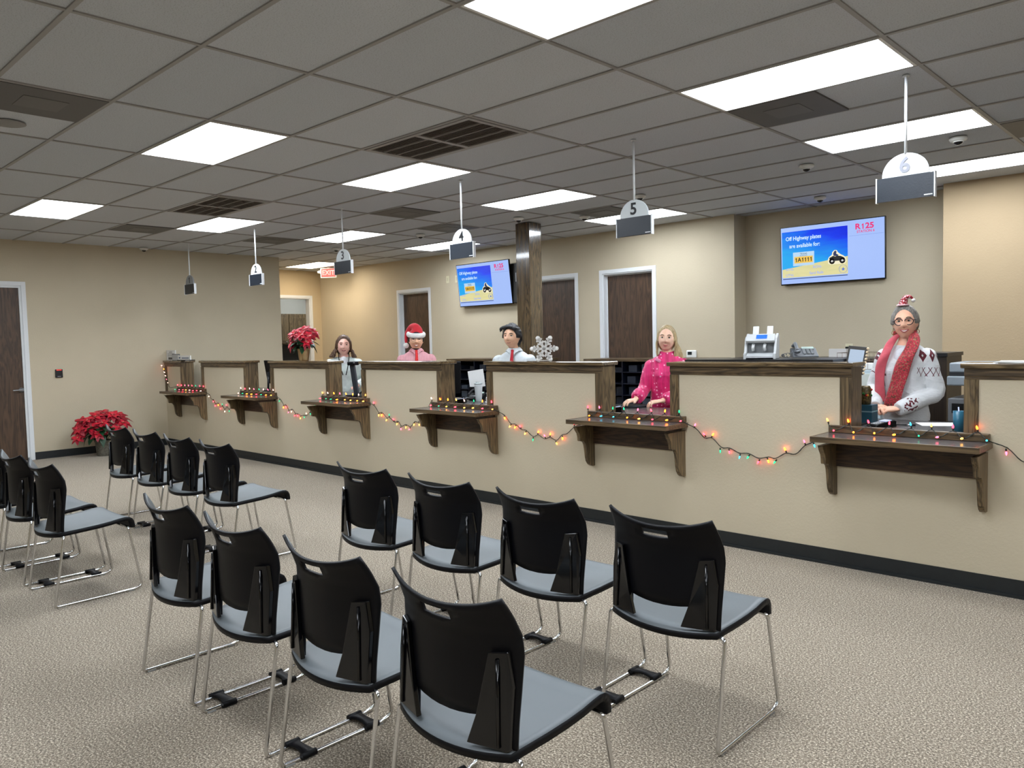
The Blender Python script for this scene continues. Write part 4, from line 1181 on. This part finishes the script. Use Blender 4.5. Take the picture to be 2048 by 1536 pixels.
def remesh(o, vox, smooth=2, fac=.5, disp=None):
    m_ = o.modifiers.new('r', 'REMESH'); m_.mode = 'VOXEL'; m_.voxel_size = vox; m_.use_smooth_shade = True
    if smooth:
        q = o.modifiers.new('s', 'SMOOTH'); q.iterations = smooth; q.factor = fac
    if disp:
        for (size, st) in disp:
            tx = bpy.data.textures.new('folds', 'CLOUDS'); tx.noise_scale = size; tx.noise_depth = 1
            d_ = o.modifiers.new('d', 'DISPLACE'); d_.texture = tx; d_.strength = st; d_.mid_level = .5; d_.texture_coords = 'LOCAL'
    bake(o)
def hand(mb, w, d, n, side, curl=.5, spread=.12, fl=1.0):
    """w wrist, d finger direction, n back-of-hand normal, side +1/-1 thumb side along cross"""
    w = Vector(w); d = Vector(d).normalized(); n = Vector(n); n = (n-d*n.dot(d)).normalized(); s = d.cross(n).normalized()*side
    k = w+d*.088
    pal = []
    for t_, rad in ((-.012, .024), (.0, .026), (.03, .035), (.06, .041), (.088, .038), (.098, .030)): pal.append((w+d*t_, rad))
    # flattened palm
    bmv = []
    seg = 14
    for p, rad in pal:
        bmv.append([mb.bm.verts.new(p+s*rad*math.cos(2*PI*q/seg)+n*rad*.46*math.sin(2*PI*q/seg)) for q in range(seg)])
    for a, b in zip(bmv, bmv[1:]):
        for q in range(seg): mb.bm.faces.new([a[q], a[(q+1) % seg], b[(q+1) % seg], b[q]])
    mb.bm.faces.new(bmv[0][::-1]); mb.bm.faces.new(bmv[-1])
    for i, (off, L) in enumerate(((.030, .070), (.010, .078), (-.010, .073), (-.029, .058))):
        p = w+d*(.084-.006*abs(i-1))+s*off; dd = (d+s*spread*(off/.03)).normalized(); pts = [p-dd*.01, p]; a = 0
        for seg_l, c in ((.42, .35), (.32, .9), (.26, .8)):
            a += c*curl; q = pts[-1]+(dd*math.cos(a)-n*math.sin(a))*L*seg_l*fl; pts.append(q)
        mb.tube(smooth_path(pts, 3), [.0090]*4+[.0088]*3+[.0082]*3+[.0078]*2+[.0062], 10)
    p = w+d*.022+s*.026; dt = (d*.75+s*.75-n*.25).normalized()
    mb.tube(smooth_path([p-dt*.012, p+dt*.018, p+dt*.040+d*.004, p+dt*.052+d*.016], 3), [.014, .014, .0135, .013, .0125, .012, .011, .0105, .0095, .008], 10)
def person(label, loc, rz, P):
    P['arms'] = [((a[0][0]*.93, a[0][1], a[0][2]-.037),)+tuple(a[1:]) for a in P['arms']]
    root = thing('person', label, 'person', loc, rz)
    S = P.get('S', 1.0); W = P.get('W', 1.0); hs = P.get('hs', 1.0)
    hz = P['hz']                       # head centre height
    Mh = Matrix.Translation((P.get('hx', 0), P.get('hy', -.02), hz))@Euler((R(P.get('pitch', 0)), R(P.get('tilt', 0)), R(P.get('turn', 0))), 'XYZ').to_matrix().to_4x4()@Matrix.Scale(hs, 4)
    sh = P['sh']                       # shoulder height
    bust = P.get('bust', 0)
    ks = sh/1.37
    def rings(inf=0):
        return [(.80*ks, .165*W+inf, .115*W+inf, 0, .01), (.90*ks, .172*W+inf, .120*W+inf, 0, .015), (1.00*ks, .152*W+inf, .108*W+inf, 0, .005), (1.08*ks, .145*W+inf, .104*W+inf, 0, 0, bust*.2),
                (1.16*ks, .152*W+inf, .108*W+inf, 0, 0, bust*.7), (1.23*ks, .162*W+inf, .110*W+inf, 0, 0, bust), (1.29*ks, .176*W+inf, .106*W+inf, 0, .005, bust*.5), (1.335*ks, .178*W+inf, .094*W+inf, 0, .01), (1.365*ks, .160*W+inf, .084*W+inf, 0, .012), (1.395*ks, .124*W+inf, .074*W+inf, 0, .014), (1.42*ks, .088*W+inf, .066+inf*.8, 0, .014), (1.44*ks, .066+inf*.5, .060+inf*.5, 0, .012), (1.452*ks, .058+inf*.4, .056+inf*.4, 0, .010)]
    arms = P['arms']
    skin = P['skin']
    b = MB()
    sphere_mesh(b, lambda d: head_pt(d, P), 72, 56, Mh)
    for sx in (-1, 1):
        b.ball(Mh@Vector((sx*.076, .012, -.004)), .031*hs, 14, 10, (.34, .62, 1.0), Mh.to_3x3().normalized()@Matrix.Rotation(R(14*sx), 3, 'Z'))
    nb = Mh@Vector((0, .022, -.06)); nk = .050*P.get('neck', 1.0)
    b.tube([nb+Vector((0, 0, .03)), nb, nb.lerp(Vector((0, .012, 1.43*ks)), .5), Vector((0, .014, 1.43*ks)), Vector((0, .014, 1.38*ks))], [nk*.95, nk, nk, nk*1.12, nk*1.3], 20)
    loft(b, rings(-.012))
    for (s0, e0, w0, hd, hn, side, curl) in arms:
        s0, e0, w0 = Vector(s0), Vector(e0), Vector(w0)
        path = smooth_path([s0, s0.lerp(e0, .5), e0, e0.lerp(w0, .5), w0], 4)
        rr = [lerp([(0, .046), (.5, .040), (.62, .036), (.85, .028), (1, .023)], i/(len(path)-1)) for i in range(len(path))]
        b.tube(path, rr, 14); b.ball(s0, .046, 14, 10)
        hand(b, w0, hd, hn, side, curl)
    hipz = .86*ks
    for sx in (-1, 1):
        b.tube(smooth_path([(sx*.085, .01, hipz), (sx*.095, .005, .47*ks), (sx*.10, .02, .10)], 5), [lerp([(0, .075), (.5, .052), (.75, .050), (1, .036)], i/10) for i in range(11)], 14)
        b.ball((sx*.10, -.04, .045), .05, 14, 8, (.85, 2.2, .8))
    body = b.build('body', skin, root, fix=True)
    remesh(body, P.get('vox', .0045), 1, .5)
    # face details
    Fm = Mh
    ec = P.get('eyec', '3a2a1c')
    for sx in (-1, 1):
        y0 = head_pt(Vector((sx*.40, -.90, .08)).normalized(), P).y
        MB().ball((sx*.031, y0+.0015, .010), .0138, 14, 10, (1.0, .52, P.get('eyeh', .50))).xf(Fm).build('eye', mat('eye white', 'd9d4cc', .25), root)
        MB().ball((sx*.031, y0-.0040, .0105), .0068, 12, 8, (1, .5, min(1, P.get('eyeh', .5)*1.8))).xf(Fm).build('iris', mat('iris '+ec, ec, .2), root)
        MB().tube(smooth_path([(sx*.017, y0-.001, .010), (sx*.026, y0-.0055, .0165), (sx*.036, y0-.004, .0165), (sx*.045, y0+.004, .010)], 3), .0018, 6).xf(Fm).build('eyelid', mat('lash dark '+P['brow'], P['brow'], .7), root)
        MB().tube(smooth_path([(sx*.014, y0-.0105, .030), (sx*.025, y0-.011, .036), (sx*.038, y0-.006, .036), (sx*.050, y0+.005, .029)], 3), [.0022]+[.003]*7+[.002, .0014], 6, flat=1.0).xf(Fm).build('eyebrow', mat('brow '+P['brow'], P['brow'], .8), root)
    ym = head_pt(Vector((0, -.85, -.52)).normalized(), P).y
    sw, sl = P.get('mouth', (.027, .008))
    lipm = mat('lip '+P['lip'], P['lip'], .4)
    op = P.get('open', 0.0)
    def mp(u, dz, dy=0): return (u*sw, ym-.0025+.014*u*u+dy, -.058+sl*u*u+dz)
    if op:
        m_ = MB()
        m_.grid(lambda u, v_: Vector(mp(-1+2*u, (v_-.62)*op*2*(1-(2*u-1)**2), -.0005)), 12, 4).xf(Fm).build('teeth', mat('teeth', 'e6e0d6', .3), root, fix=False)
    MB().tube([mp(-1+.2*k, op*.75*(1-(-1+.2*k)**2)) for k in range(11)], [.0012]+[.0026]*9+[.0012], 8).xf(Fm).build('lips', lipm, root)
    MB().tube([mp(-1+.2*k, -op*1.25*(1-(-1+.2*k)**2)-.002*(1-(-1+.2*k)**2)) for k in range(11)], [.0012]+[.0034]*9+[.0012], 8).xf(Fm).build('lips', lipm, root)
    MB().tube([(-.009, ym-.004, -.0355), (-.004, ym-.010, -.038), (.004, ym-.010, -.038), (.009, ym-.004, -.0355)], .0015, 6).xf(Fm).build('nostrils', mat('nostril', 'a06450', .7), root)
    # garments
    def garment(name, m, inf, z0, z1, sl_, vox=.006, disp=None, cuff=0.0):
        q = MB()
        rs = [r for r in rings(inf) if z0 <= r[0]/ks <= z1]
        loft(q, rs)
        if sl_ is not None:
            for (s0, e0, w0, hd, hn, side, curl) in arms:
                s0, e0, w0 = Vector(s0), Vector(e0), Vector(w0)
                path = smooth_path([s0, s0.lerp(e0, .5), e0, e0.lerp(w0, .5), e0.lerp(w0, sl_)], 4)
                rr = [lerp([(0, .056), (.5, .050), (.62, .046), (.85, .038+cuff), (1, .033+cuff*.4)], i/(len(path)-1))+inf for i in range(len(path))]
                q.tube(path, rr, 16); q.ball(s0, .056+inf, 14, 10)
        o = q.build(name, m, root); remesh(o, vox, 3, .5, disp); return o
    P['garment'] = garment; P['root'] = root; P['Mh'] = Mh; P['ks'] = ks; P['rings'] = rings
    lg = MB()
    loft(lg, [(.78*ks, .158*W, .108*W, 0, .012), (.86*ks, .158*W, .108*W, 0, .015), (.93*ks, .145*W, .098*W, 0, .01)])
    for sx in (-1, 1):
        lg.tube([(sx*.088, .01, .86*ks), (sx*.095, .008, .47*ks), (sx*.10, .015, .07)], [.092*W, .072, .062], 16)
    o = lg.build('trousers', mat('dark trousers', '20222a', .85), root); remesh(o, .012, 2)
    for sx in (-1, 1): MB().ball((sx*.10, -.045, .05), .055, 16, 10, (.9, 2.3, .85)).build('shoe', BLACKP, root)
    return root
def hair_cap(P, m, fn, n=64, m_=48, name='hair'):
    """fn(d, p) -> thickness (<=0 tucks under the skin)"""
    def f(d):
        p = head_pt(d, dict(P, nose=0, cheek=0)); t_ = fn(d, p)
        dn = Vector((p.x/.076**2, p.y/.097**2, p.z/.117**2)).normalized()
        return p+dn*(t_ if t_ > 0 else -.008)
    return sphere_mesh(MB(), f, n, m_).xf(P['Mh']).build(name, m, P['root'], fix=False)
def fo_(p, w, h, c=-.002):
    return (math.sqrt((p.x/w)**2+((p.z-c)/h)**2)-1)*.08
def nz(d, s, seed=0):
    from mathutils import noise
    return noise.noise(Vector(d)*s+Vector((seed, seed*1.7, 0)))
def facing(x, y, extra=0): return math.atan2(CAM.x-x, -(CAM.y-y))+R(extra)

# ---- woman at station 6
loc = (10.34, 1.16, 0)
P = dict(hz=1.562, sh=1.345, hs=1.02, hx=.0, tilt=-3, turn=11, W=.88, bust=.035, skin=skin_mat('skin rosy', 'f2bfa2'), brow='5a4c42', lip='a03c44', eyec='3c3a30', mouth=(.030, .013), open=.006, eyeh=.42, vox=.004, jaw=.24, cheek=.009,
         arms=[((.155,0,1.345),(.200,.01,1.05),(.030,-.225,.945),(-.93,-.35,-.06),(.0,-.3,1),1,.6), ((-.155,0,1.345),(-.215,-.01,1.08),(-.155,-.20,.955),(.55,-.80,-.08),(-.1,-.3,1),-1,.8)])
r = person('smiling grey haired woman in glasses, white sweater and red scarf at station 6', loc, facing(loc[0], loc[1], -16), P)
# sweater: white wool with burgundy nordic pattern on the upper arms
t = NT('white nordic sweater'); v = t.obj(); sp = t.n('ShaderNodeSeparateXYZ'); t.l(v, sp.inputs[0])
X, Y, Z = sp.outputs
def tri(sock, per, off=0):
    q = t.math('FRACT', t.math('DIVIDE', t.math('ADD', sock, off+50*per), per))
    return t.math('ABSOLUTE', t.math('SUBTRACT', t.math('MULTIPLY', q, 2.0), 1.0))
ax = t.math('ABSOLUTE', X)
side_ = t.math('MULTIPLY', t.math('GREATER_THAN', ax, .105), t.math('MULTIPLY', t.math('GREATER_THAN', Z, 1.17), t.math('LESS_THAN', Z, 1.385)))
uu = t.math('ADD', X, t.math('MULTIPLY', Y, .9))
dia = t.math('ADD', tri(uu, .075), tri(Z, .13, -.02))
big = t.math('MULTIPLY', t.math('GREATER_THAN', dia, 1.25), t.math('LESS_THAN', dia, 1.84))
dia2 = t.math('ADD', tri(uu, .05, .02), tri(Z, .07, .01))
ln = t.math('MULTIPLY', t.math('GREATER_THAN', dia2, .86), t.math('LESS_THAN', dia2, 1.12))
low = t.math('LESS_THAN', Z, 1.235)
pat = t.math('MULTIPLY', side_, t.math('MAXIMUM', t.math('MULTIPLY', big, t.math('GREATER_THAN', Z, 1.235)), t.math('MULTIPLY', ln, low)))
cf = t.math('MULTIPLY', t.math('LESS_THAN', t.math('ABSOLUTE', t.math('SUBTRACT', X, .10)), .035), t.math('MULTIPLY', t.math('MULTIPLY', t.math('LESS_THAN', Z, 1.02), t.math('GREATER_THAN', Z, .93)), t.math('LESS_THAN', Y, -.09)))
cuffp = t.math('MULTIPLY', cf, t.math('GREATER_THAN', t.noise(v, 60, 0), .52))
pat = t.math('MAXIMUM', pat, cuffp)
t.set(color=t.mix(pat, lin('d8d9da'), lin('5c1222')), rough=.9, sheen=.3); t.bump(t.noise(t.obj((1, 1, 3)), 26, 3, .6, .6), .45, .012)
P['garment']('sweater', t.m, .010, .8, 1.425, 1.06, .006, [(.07, .012)], .012)
MB().ball((.0, -.060, 1.305), .07, 20, 14, (.95, .60, 1.1)).build('blouse', cloth_mat('white blouse', 'dcdfe4'), r)
# scarf with two hanging bands
t = NT('red patterned scarf'); v = t.obj(); n1 = t.noise(v, 95, 2, .5, .6)
t.set(color=t.ramp(n1, [(.38, lin('55462f')), (.44, lin('a81f33')), (.60, lin('c22c42')), (.66, lin('7e8a5c'))]), rough=.85, sheen=.3); t.bump(t.noise(v, 35, 3), .4, .006)
SC = t.m
ks = P['ks']
def band(pts, w, m, name, roll=0):
    q = MB(); P0 = smooth_path(pts, 6); n = len(P0)
    def fn(u, v_):
        i = v_*(n-1); a = int(min(i, n-2)); p = P0[a].lerp(P0[a+1], i-a)
        wd = w if not callable(w) else w(v_)
        wave = .006*math.sin(v_*19+u*3)
        return p+Vector(((u-.5)*wd, .012*(2*u-1)**2+wave, 0))
    return q.grid(fn, 10, 40).build(name, m, r, solid=(.007, 0), fix=False)
band([(.035,-.02,1.50),(.075,-.075,1.455),(.075,-.135,1.38),(.035,-.165,1.28),(.0,-.168,1.15),(-.035,-.165,1.03),(-.055,-.16,.945)], lambda v_: .055+.050*min(1, v_*2), SC, 'scarf')
band([(-.035,-.02,1.49),(-.075,-.075,1.43),(-.100,-.125,1.35),(-.135,-.140,1.24),(-.140,-.145,1.10),(-.125,-.16,.985)], lambda v_: .045+.022*min(1, v_*2), cloth_mat('scarf pink lining', 'c4505c'), 'scarf')
MB().tube(smooth_path([(-.06,-.03,1.475),(-.04,.055,1.49),(.0,.07,1.50),(.04,.055,1.49),(.06,-.03,1.475)], 5), .024, 12, flat=1.3).build('scarf', SC, r)
# hair: short grey, parted
HG = hair_mat('grey hair', '4a4642', '9b958e')
def hf(d, p):
    if p.y < .0: a = min(fo_(p, .064, .092), (p.z+.012)*3)
    elif p.y < .03: a = (p.z+.005)*4
    else: a = (p.z+.085)*3
    return -1 if a < 0 else min(.016, a)*(1+.25*nz(d, 5))
hair_cap(P, HG, hf)
Mh = P['Mh']
# tiny sequin santa hat on a clip
hp = Mh@Vector((-.005, -.03, .125))
mseq = NT('red silver sequins'); mseq.set(color=mseq.ramp(mseq.noise(mseq.obj(), 110, 0), [(.44, lin('8c1020')), (.5, lin('b81a30')), (.56, lin('e6c8cc'))], 'CONSTANT'), rough=.3, metal=.3)
MB().tube(smooth_path([hp, hp+Vector((.006, 0, .03)), hp+Vector((.022, 0, .055)), hp+Vector((.05, 0, .058)), hp+Vector((.066, 0, .042))], 4), [.036, .034, .031, .029, .027, .025, .023, .021, .019, .017, .015, .013, .011, .009, .008, .007, .006], 14).build('hat', mseq.m, r)
MB().tube([hp+Vector((.038*math.cos(2*PI*k/20), .034*math.sin(2*PI*k/20), 0)) for k in range(20)], .006, 8, True).build('hat', cloth_mat('pink white trim', 'dcb4b8'), r)
MB().ball(hp+Vector((.07, 0, .032)), .014).build('pompom', cloth_mat('white fluff', 'e2e0dc', bump=1), r)
def glasses(P, m, rx_, rz_, rad, lens=True):
    root = P['root']; y0 = head_pt(Vector((.40, -.90, .08)).normalized(), P).y
    q = MB()
    for sx in (-1, 1):
        q.tube([(sx*.033+rx_*math.cos(2*PI*k/28), y0-.017+.012*(1 if sx*math.cos(2*PI*k/28) > 0 else -.15)*abs(math.cos(2*PI*k/28))+.004*(math.sin(2*PI*k/28))*-1, .007+rz_*math.sin(2*PI*k/28)*(1-.12*math.sin(2*PI*k/28))) for k in range(28)], rad, 8, True)
        q.tube([(sx*(.033+rx_), y0-.008, .014), (sx*.076, y0+.03, .014), (sx*.080, .0, .010)], rad*.9, 8)
    q.tube(smooth_path([(-.009, y0-.0185, .011), (0, y0-.021, .014), (.009, y0-.0185, .011)], 4), rad, 8)
    q.xf(P['Mh']).build('glasses', m, root)
glasses(P, mat('dark plum frame', '22121c', .3), .0275, .0225, .0030)
for sx in (-1, 1):
    q = Mh@Vector((sx*.080, .006, -.038))
    MB().tube([q+Vector((.0, 0, .0)), q+Vector((0, 0, -.018))], .002, 6).tube([q+Vector((.010*math.cos(2*PI*k/14), 0, -.032+.014*math.sin(2*PI*k/14))) for k in range(14)], .002, 6, True).build('earring', mat('gold earring', 'b08a4a', .25, 1.0), r)

# ---- woman in pink at station 5
loc = (8.27, 1.20, 0)
P = dict(hz=1.480, sh=1.275, hs=1.0, hx=-.005, tilt=3, turn=-6, W=.98, bust=.045, skin=skin_mat('skin fair', 'f6cdb2'), brow='7a5c44', lip='b8605e', eyec='3a3026', mouth=(.026, .008), open=.0, eyeh=.5, vox=.004, jaw=.22, cheek=.008,
         arms=[((.16,0,1.265),(.18,-.06,.99),(-.055,-.27,.925),(-.97,-.25,-.12),(0,-.1,1),1,.75), ((-.16,0,1.265),(-.215,-.04,1.02),(-.285,-.26,.94),(-.75,-.65,-.15),(-.05,-.1,1),-1,.45)])
r = person('blonde woman in bright pink blouse with white dots at station 5', loc, facing(loc[0], loc[1]), P)
t = NT('pink dotted blouse'); v = t.obj((1, .6, 1))
vo = t.n('ShaderNodeTexVoronoi'); vo.inputs['Scale'].default_value = 30; vo.inputs['Randomness'].default_value = .45; t.l(v, vo.inputs['Vector'])
dots = t.math('LESS_THAN', vo.outputs['Distance'], .25)
fo = t.noise(t.obj((30, 8, 2.2)), 1.0, 2, .5)
t.set(color=t.mix(dots, t.ramp(fo, [(.3, lin('c01058')), (.7, lin('ea2478'))]), lin('f4a8c4')), rough=.6, sheen=.2); t.bump(fo, .8, .02)
P['garment']('blouse', t.m, .010, .8, 1.46, .93, .006, [(.06, .014)], .018)
MB().tube([(.062*math.cos(2*PI*k/24), .012+.052*math.sin(2*PI*k/24), 1.345+.006*math.cos(4*PI*k/24)) for k in range(24)], .011, 10, True, flat=1.5).build('collar', t.m, r)
MB().obox((-.085, -.085, 1.285), (.055, .022, .03), Matrix.Rotation(R(30), 3, 'Y')).build('neck_bow', cloth_mat('pale pink bow', 'e88cb0'), r, bevel=.008)
HB = hair_mat('blonde hair', '7d6440', 'd9c294')
def hf(d, p):
    a = min(fo_(p, .067, .094, -.004), (p.z+.035)*3) if p.y < .0 else (p.z+.10)*3
    return -1 if a < 0 else min(.013, a)*(1+.2*nz(d, 6))
hair_cap(P, HB, hf)
q = MB(); rnd = random.Random(4); Mh = P['Mh']
for sx, n_ in ((1, 15), (-1, 9)):
    for k in range(n_):
        a = k/(n_-1)
        x0 = sx*(.056+.018*rnd.random()); y0 = -.028+.085*a
        z1 = -.17-.06*rnd.random() if sx > 0 else -.13-.05*rnd.random()
        fl = (.078 if sx > 0 else .014)
        pts = [(x0*.85, y0-.004, .065), (x0*1.08, y0+.004, .02), (sx*.086, y0+.012, -.04), (sx*(.083+fl*.5*a), y0+.016, -.10), (sx*(.075+fl*a+.01*rnd.random()), y0+.01, z1)]
        q.tube(smooth_path(pts, 4), [.008]*4+[.011]*8+[.009]*3+[.005, .002], 7)
q.xf(Mh).build('hair_lengths', HB, r)
MB().tube(smooth_path([(.030, -.282, .948), (.033, -.292, .952)], 2), .002, 5).build('ring', SILVER, r) if 0 else None

# ---- man at station 4
loc = (6.41, 1.10, 0)
P = dict(hz=1.535, sh=1.325, hs=1.06, hx=-.015, hy=-.03, tilt=0, turn=-10, W=.99, skin=skin_mat('skin tan', 'ecbf9e'), brow='0e0c0c', lip='a86a5c', eyec='1c120c', mouth=(.024, .003), open=.0, eyeh=.38, vox=.006, jaw=.27,
         arms=[((.185,0,1.315),(.24,-.02,1.03),(.16,-.24,.93),(-.3,-1,-.1),(0,0,1),1,.4), ((-.185,0,1.315),(-.24,-.02,1.03),(-.16,-.24,.93),(.3,-1,-.1),(0,0,1),-1,.4)])
r = person('black haired man in pale grey shirt and red tie at station 4', loc, facing(loc[0], loc[1], -14), P)
SH = cloth_mat('pale grey shirt', 'c8cfd2', .06)
P['garment']('shirt', SH, .012, .8, 1.46, .92, .007, [(.08, .012)])
def collar(P, m, root, w=.062):
    ks = P['ks']; z = 1.425*ks
    for sx in (-1, 1):
        q = MB()
        top = [(sx*.0+sx*.062*math.sin(a), .010-.066*math.cos(a), z+.034+.012*(1-math.cos(a))*.5) for a in [k*PI/8 for k in range(9)]]
        bot = [(sx*(.022+.090*math.sin(a)) if a < .2 else sx*.094*math.sin(a), .004-.100*math.cos(a), z-.004+(.010 if a > .8 else -.034+.055*a)) for a in [k*PI/8 for k in range(9)]]
        A = [q.bm.verts.new(p) for p in top]; B = [q.bm.verts.new(p) for p in bot]
        for k in range(8): q.bm.faces.new([A[k], A[k+1], B[k+1], B[k]])
        q.build('collar', m, root, solid=(.004, 0), fix=False)
def tie(P, m, root, tuck=.0):
    z = 1.425*P['ks']
    MB().obox((0, -.078, z+.004), (.030, .020, .032), Matrix.Identity(3)).build('tie_knot', m, root, bevel=.006)
    q = MB(); pts = smooth_path([(0, -.086, z), (.002, -.118, z-.06), (0, -.135, z-.14), (0, -.142, z-.28), (0, -.135, z-.40)], 5); n = len(pts)
    def fn(u, v_):
        i = v_*(n-1); a = int(min(i, n-2)); p = pts[a].lerp(pts[a+1], i-a); w = .022+.040*v_ if v_ < .94 else .06*(1-v_)/.06
        return p+Vector(((u-.5)*w, .004*(2*u-1)**2, 0))
    q.grid(fn, 6, 24).build('tie', m, root, solid=(.006, 0), fix=False)
collar(P, SH, r); tie(P, cloth_mat('red tie', 'b01828', .15, 60), r)
HK = hair_mat('black wavy hair', '08080a', '1c1c22')
def hf(d, p):
    a = min(fo_(p, .068, .082), (p.z+.01)*4) if p.y < -.01 else ((p.z+.015)*4 if p.y < .03 else (p.z+.10)*3)
    return -1 if a < 0 else min(.024, a)*(1+.45*nz(d, 5))
hair_cap(P, HK, hf)
q = MB(); rnd = random.Random(8)
for k in range(16):
    a = -1+2*k/15; x = .070*a
    x += rnd.uniform(-.006, .006)
    q.tube(smooth_path([(x*.7, -.045, .118-.02*a*a), (x*1.05-.006, -.076, .108-.02*a*a), (x*1.15-.012, -.092+.03*a*a, .086-.045*abs(a)**1.5+.01*rnd.random())], 4), [.012]*4+[.014]*2+[.010, .006, .002], 8)
q.xf(P['Mh']).build('fringe', HK, r)

# ---- man in santa hat at station 3
loc = (4.72, 1.13, 0)
P = dict(hz=1.525, sh=1.335, hs=1.06, hx=.0, hy=-.03, tilt=2, turn=2, W=1.06, rx=.080, skin=skin_mat('skin warm', 'ebb998'), brow='141010', lip='a05a50', eyec='1c120c', mouth=(.029, .012), open=.0055, eyeh=.30, vox=.006, jaw=.20, cheek=.010, nose=.017,
         arms=[((.185,0,1.325),(.24,-.02,1.04),(.16,-.24,.93),(-.3,-1,-.1),(0,0,1),1,.4), ((-.185,0,1.325),(-.24,-.02,1.04),(-.16,-.24,.93),(.3,-1,-.1),(0,0,1),-1,.4)])
r = person('smiling man in a santa hat, glasses and red tie at station 3', loc, facing(loc[0], loc[1]), P)
t = NT('red striped shirt'); v = t.obj((1, .5, 0)); sp = t.n('ShaderNodeSeparateXYZ'); t.l(v, sp.inputs[0])
st = t.math('GREATER_THAN', t.math('FRACT', t.math('MULTIPLY', t.math('ADD', sp.outputs[0], 5), 95)), .5)
t.set(color=t.mix(st, lin('e0b8bc'), lin('c4707c')), rough=.85); t.bump(t.noise(t.obj(), 22, 3), .3, .01); SR = t.m
P['garment']('shirt', SR, .012, .8, 1.46, .92, .007, [(.08, .012)])
collar(P, SR, r); tie(P, cloth_mat('bright red tie', 'd42a2a', .12, 60), r)
def hf(d, p):
    a = (p.z-.035)*3 if p.y < -.03 else (p.z+(.02 if p.y < .02 else .08))*3
    return -1 if a < 0 else min(.010, a)
hair_cap(P, HK, hf)
Mh = P['Mh']; FL = cloth_mat('white hat fluff', 'e4e2de', .05, 60, 1.0); RH = cloth_mat('red felt', 'c4202c', .12)
ring = [(.088*math.cos(2*PI*k/30), .004+.106*math.sin(2*PI*k/30), .068+.018*math.sin(2*PI*k/30)) for k in range(30)]
MB().tube(ring, .024, 12, True, flat=1.25).xf(Mh).build('hat_brim', FL, r)
MB().tube(smooth_path([(0, .01, .075), (.0, .012, .118), (-.02, .02, .150), (-.06, .045, .140), (-.10, .055, .08), (-.112, .05, .01), (-.112, .045, -.035)], 5), [lerp([(0, .088), (.17, .072), (.34, .050), (.5, .036), (.7, .026), (1, .012)], i/30) for i in range(31)], 18).xf(Mh).build('hat', RH, r)
MB().ball((-.112, .03, -.062), .032, 16, 12).xf(Mh).build('pompom', FL, r)
glasses(P, mat('thin silver frame', '6a6c72', .3, .8), .026, .017, .0014)
def bf(d, p):
    a = (-.075-p.z)*2 if p.y < .02 else -1
    return -1 if a < 0 or p.z > -.09 else min(.0022, a)
hair_cap(P, mat('beard shadow', '3a2a24', .8), bf, name='beard')

# ---- woman at station 2-3 panel
loc = (3.16, 1.13, 0)
P = dict(hz=1.478, sh=1.275, hs=1.14, hx=.0, hy=-.03, tilt=2, turn=3, W=1.22, bust=.05, rx=.082, neck=1.2, skin=skin_mat('skin pink', 'f6c4b2'), brow='5c3c2c', lip='b05a58', eyec='3a2a20', mouth=(.026, .008), open=.0035, eyeh=.34, vox=.006, jaw=.14, cheek=.010,
         arms=[((.20,0,1.265),(.27,-.02,1.00),(.16,-.26,.93),(-.3,-1,-.1),(0,0,1),1,.4), ((-.20,0,1.265),(-.27,-.02,1.00),(-.16,-.26,.93),(.3,-1,-.1),(0,0,1),-1,.4)])
r = person('brown haired woman in pale top with black lanyard behind station 3 shelf', loc, facing(loc[0], loc[1]), P)
P['garment']('cardigan', cloth_mat('pale mint cardigan', 'ccd6d2', .08), .014, .8, 1.43, .92, .007, [(.08, .012)])
ks = P['ks']
MB().ball((0, -.085, 1.235), .075, 18, 12, (.9, .6, 1.3)).build('blouse', cloth_mat('white top', 'dcdcde'), r)
for sx in (-1, 1):
    MB().tube(smooth_path([(sx*.066, .0, 1.385), (sx*.070, -.07, 1.36), (sx*.066, -.125, 1.30), (sx*.05, -.165, 1.20), (sx*.02, -.17, 1.08)], 5), .006, 8, flat=.6).build('lanyard', BLACKP, r)
HR = hair_mat('brown wavy hair', '2e1e14', '6e4e36')
def hf(d, p):
    a = min(fo_(p, .066, .088, -.006), (p.z+.035)*3) if p.y < .0 else (p.z+.10)*3
    return -1 if a < 0 else min(.016, a)*(1+.3*nz(d, 6))
hair_cap(P, HR, hf)
q = MB(); rnd = random.Random(9)
for sx in (-1, 1):
    for k in range(16):
        a = k/15; x0 = sx*(.060+.016*rnd.random()); y0 = -.03+.09*a; ph_ = rnd.random()*6
        pts = [(x0*.8, y0, .07), (x0*1.15, y0+.004, .02), (sx*.090, y0+.01, -.04)]
        for j in range(1, 5):
            pts.append((sx*(.090+.016*j*(.4+a*.6)+.010*math.sin(ph_+j*1.9)), y0+.008*math.cos(ph_+j*1.7), -.04-.026*j))
        q.tube(smooth_path(pts, 4), [.010]*4+[.013]*(4*(len(pts)-3))+[.012]*3+[.008, .003], 7)
q.xf(P['Mh']).build('hair_lengths', HR, r)
# ------------------------------------------------------------------ world & view
w = bpy.data.worlds.new('world'); sc.world = w; w.use_nodes = True
w.node_tree.nodes['Background'].inputs[0].default_value = (.5, .5, .5, 1)
w.node_tree.nodes['Background'].inputs[1].default_value = .02
sc.view_settings.view_transform = 'Standard'; sc.view_settings.look = 'None'
sc.view_settings.gamma = 1; sc.view_settings.use_curve_mapping = False
sc.view_settings.exposure = EXPO
sc.cycles.use_denoising = True
sc.cycles.max_bounces = 6; sc.cycles.diffuse_bounces = 4; sc.cycles.glossy_bounces = 3
sc.cycles.sample_clamp_indirect = 8
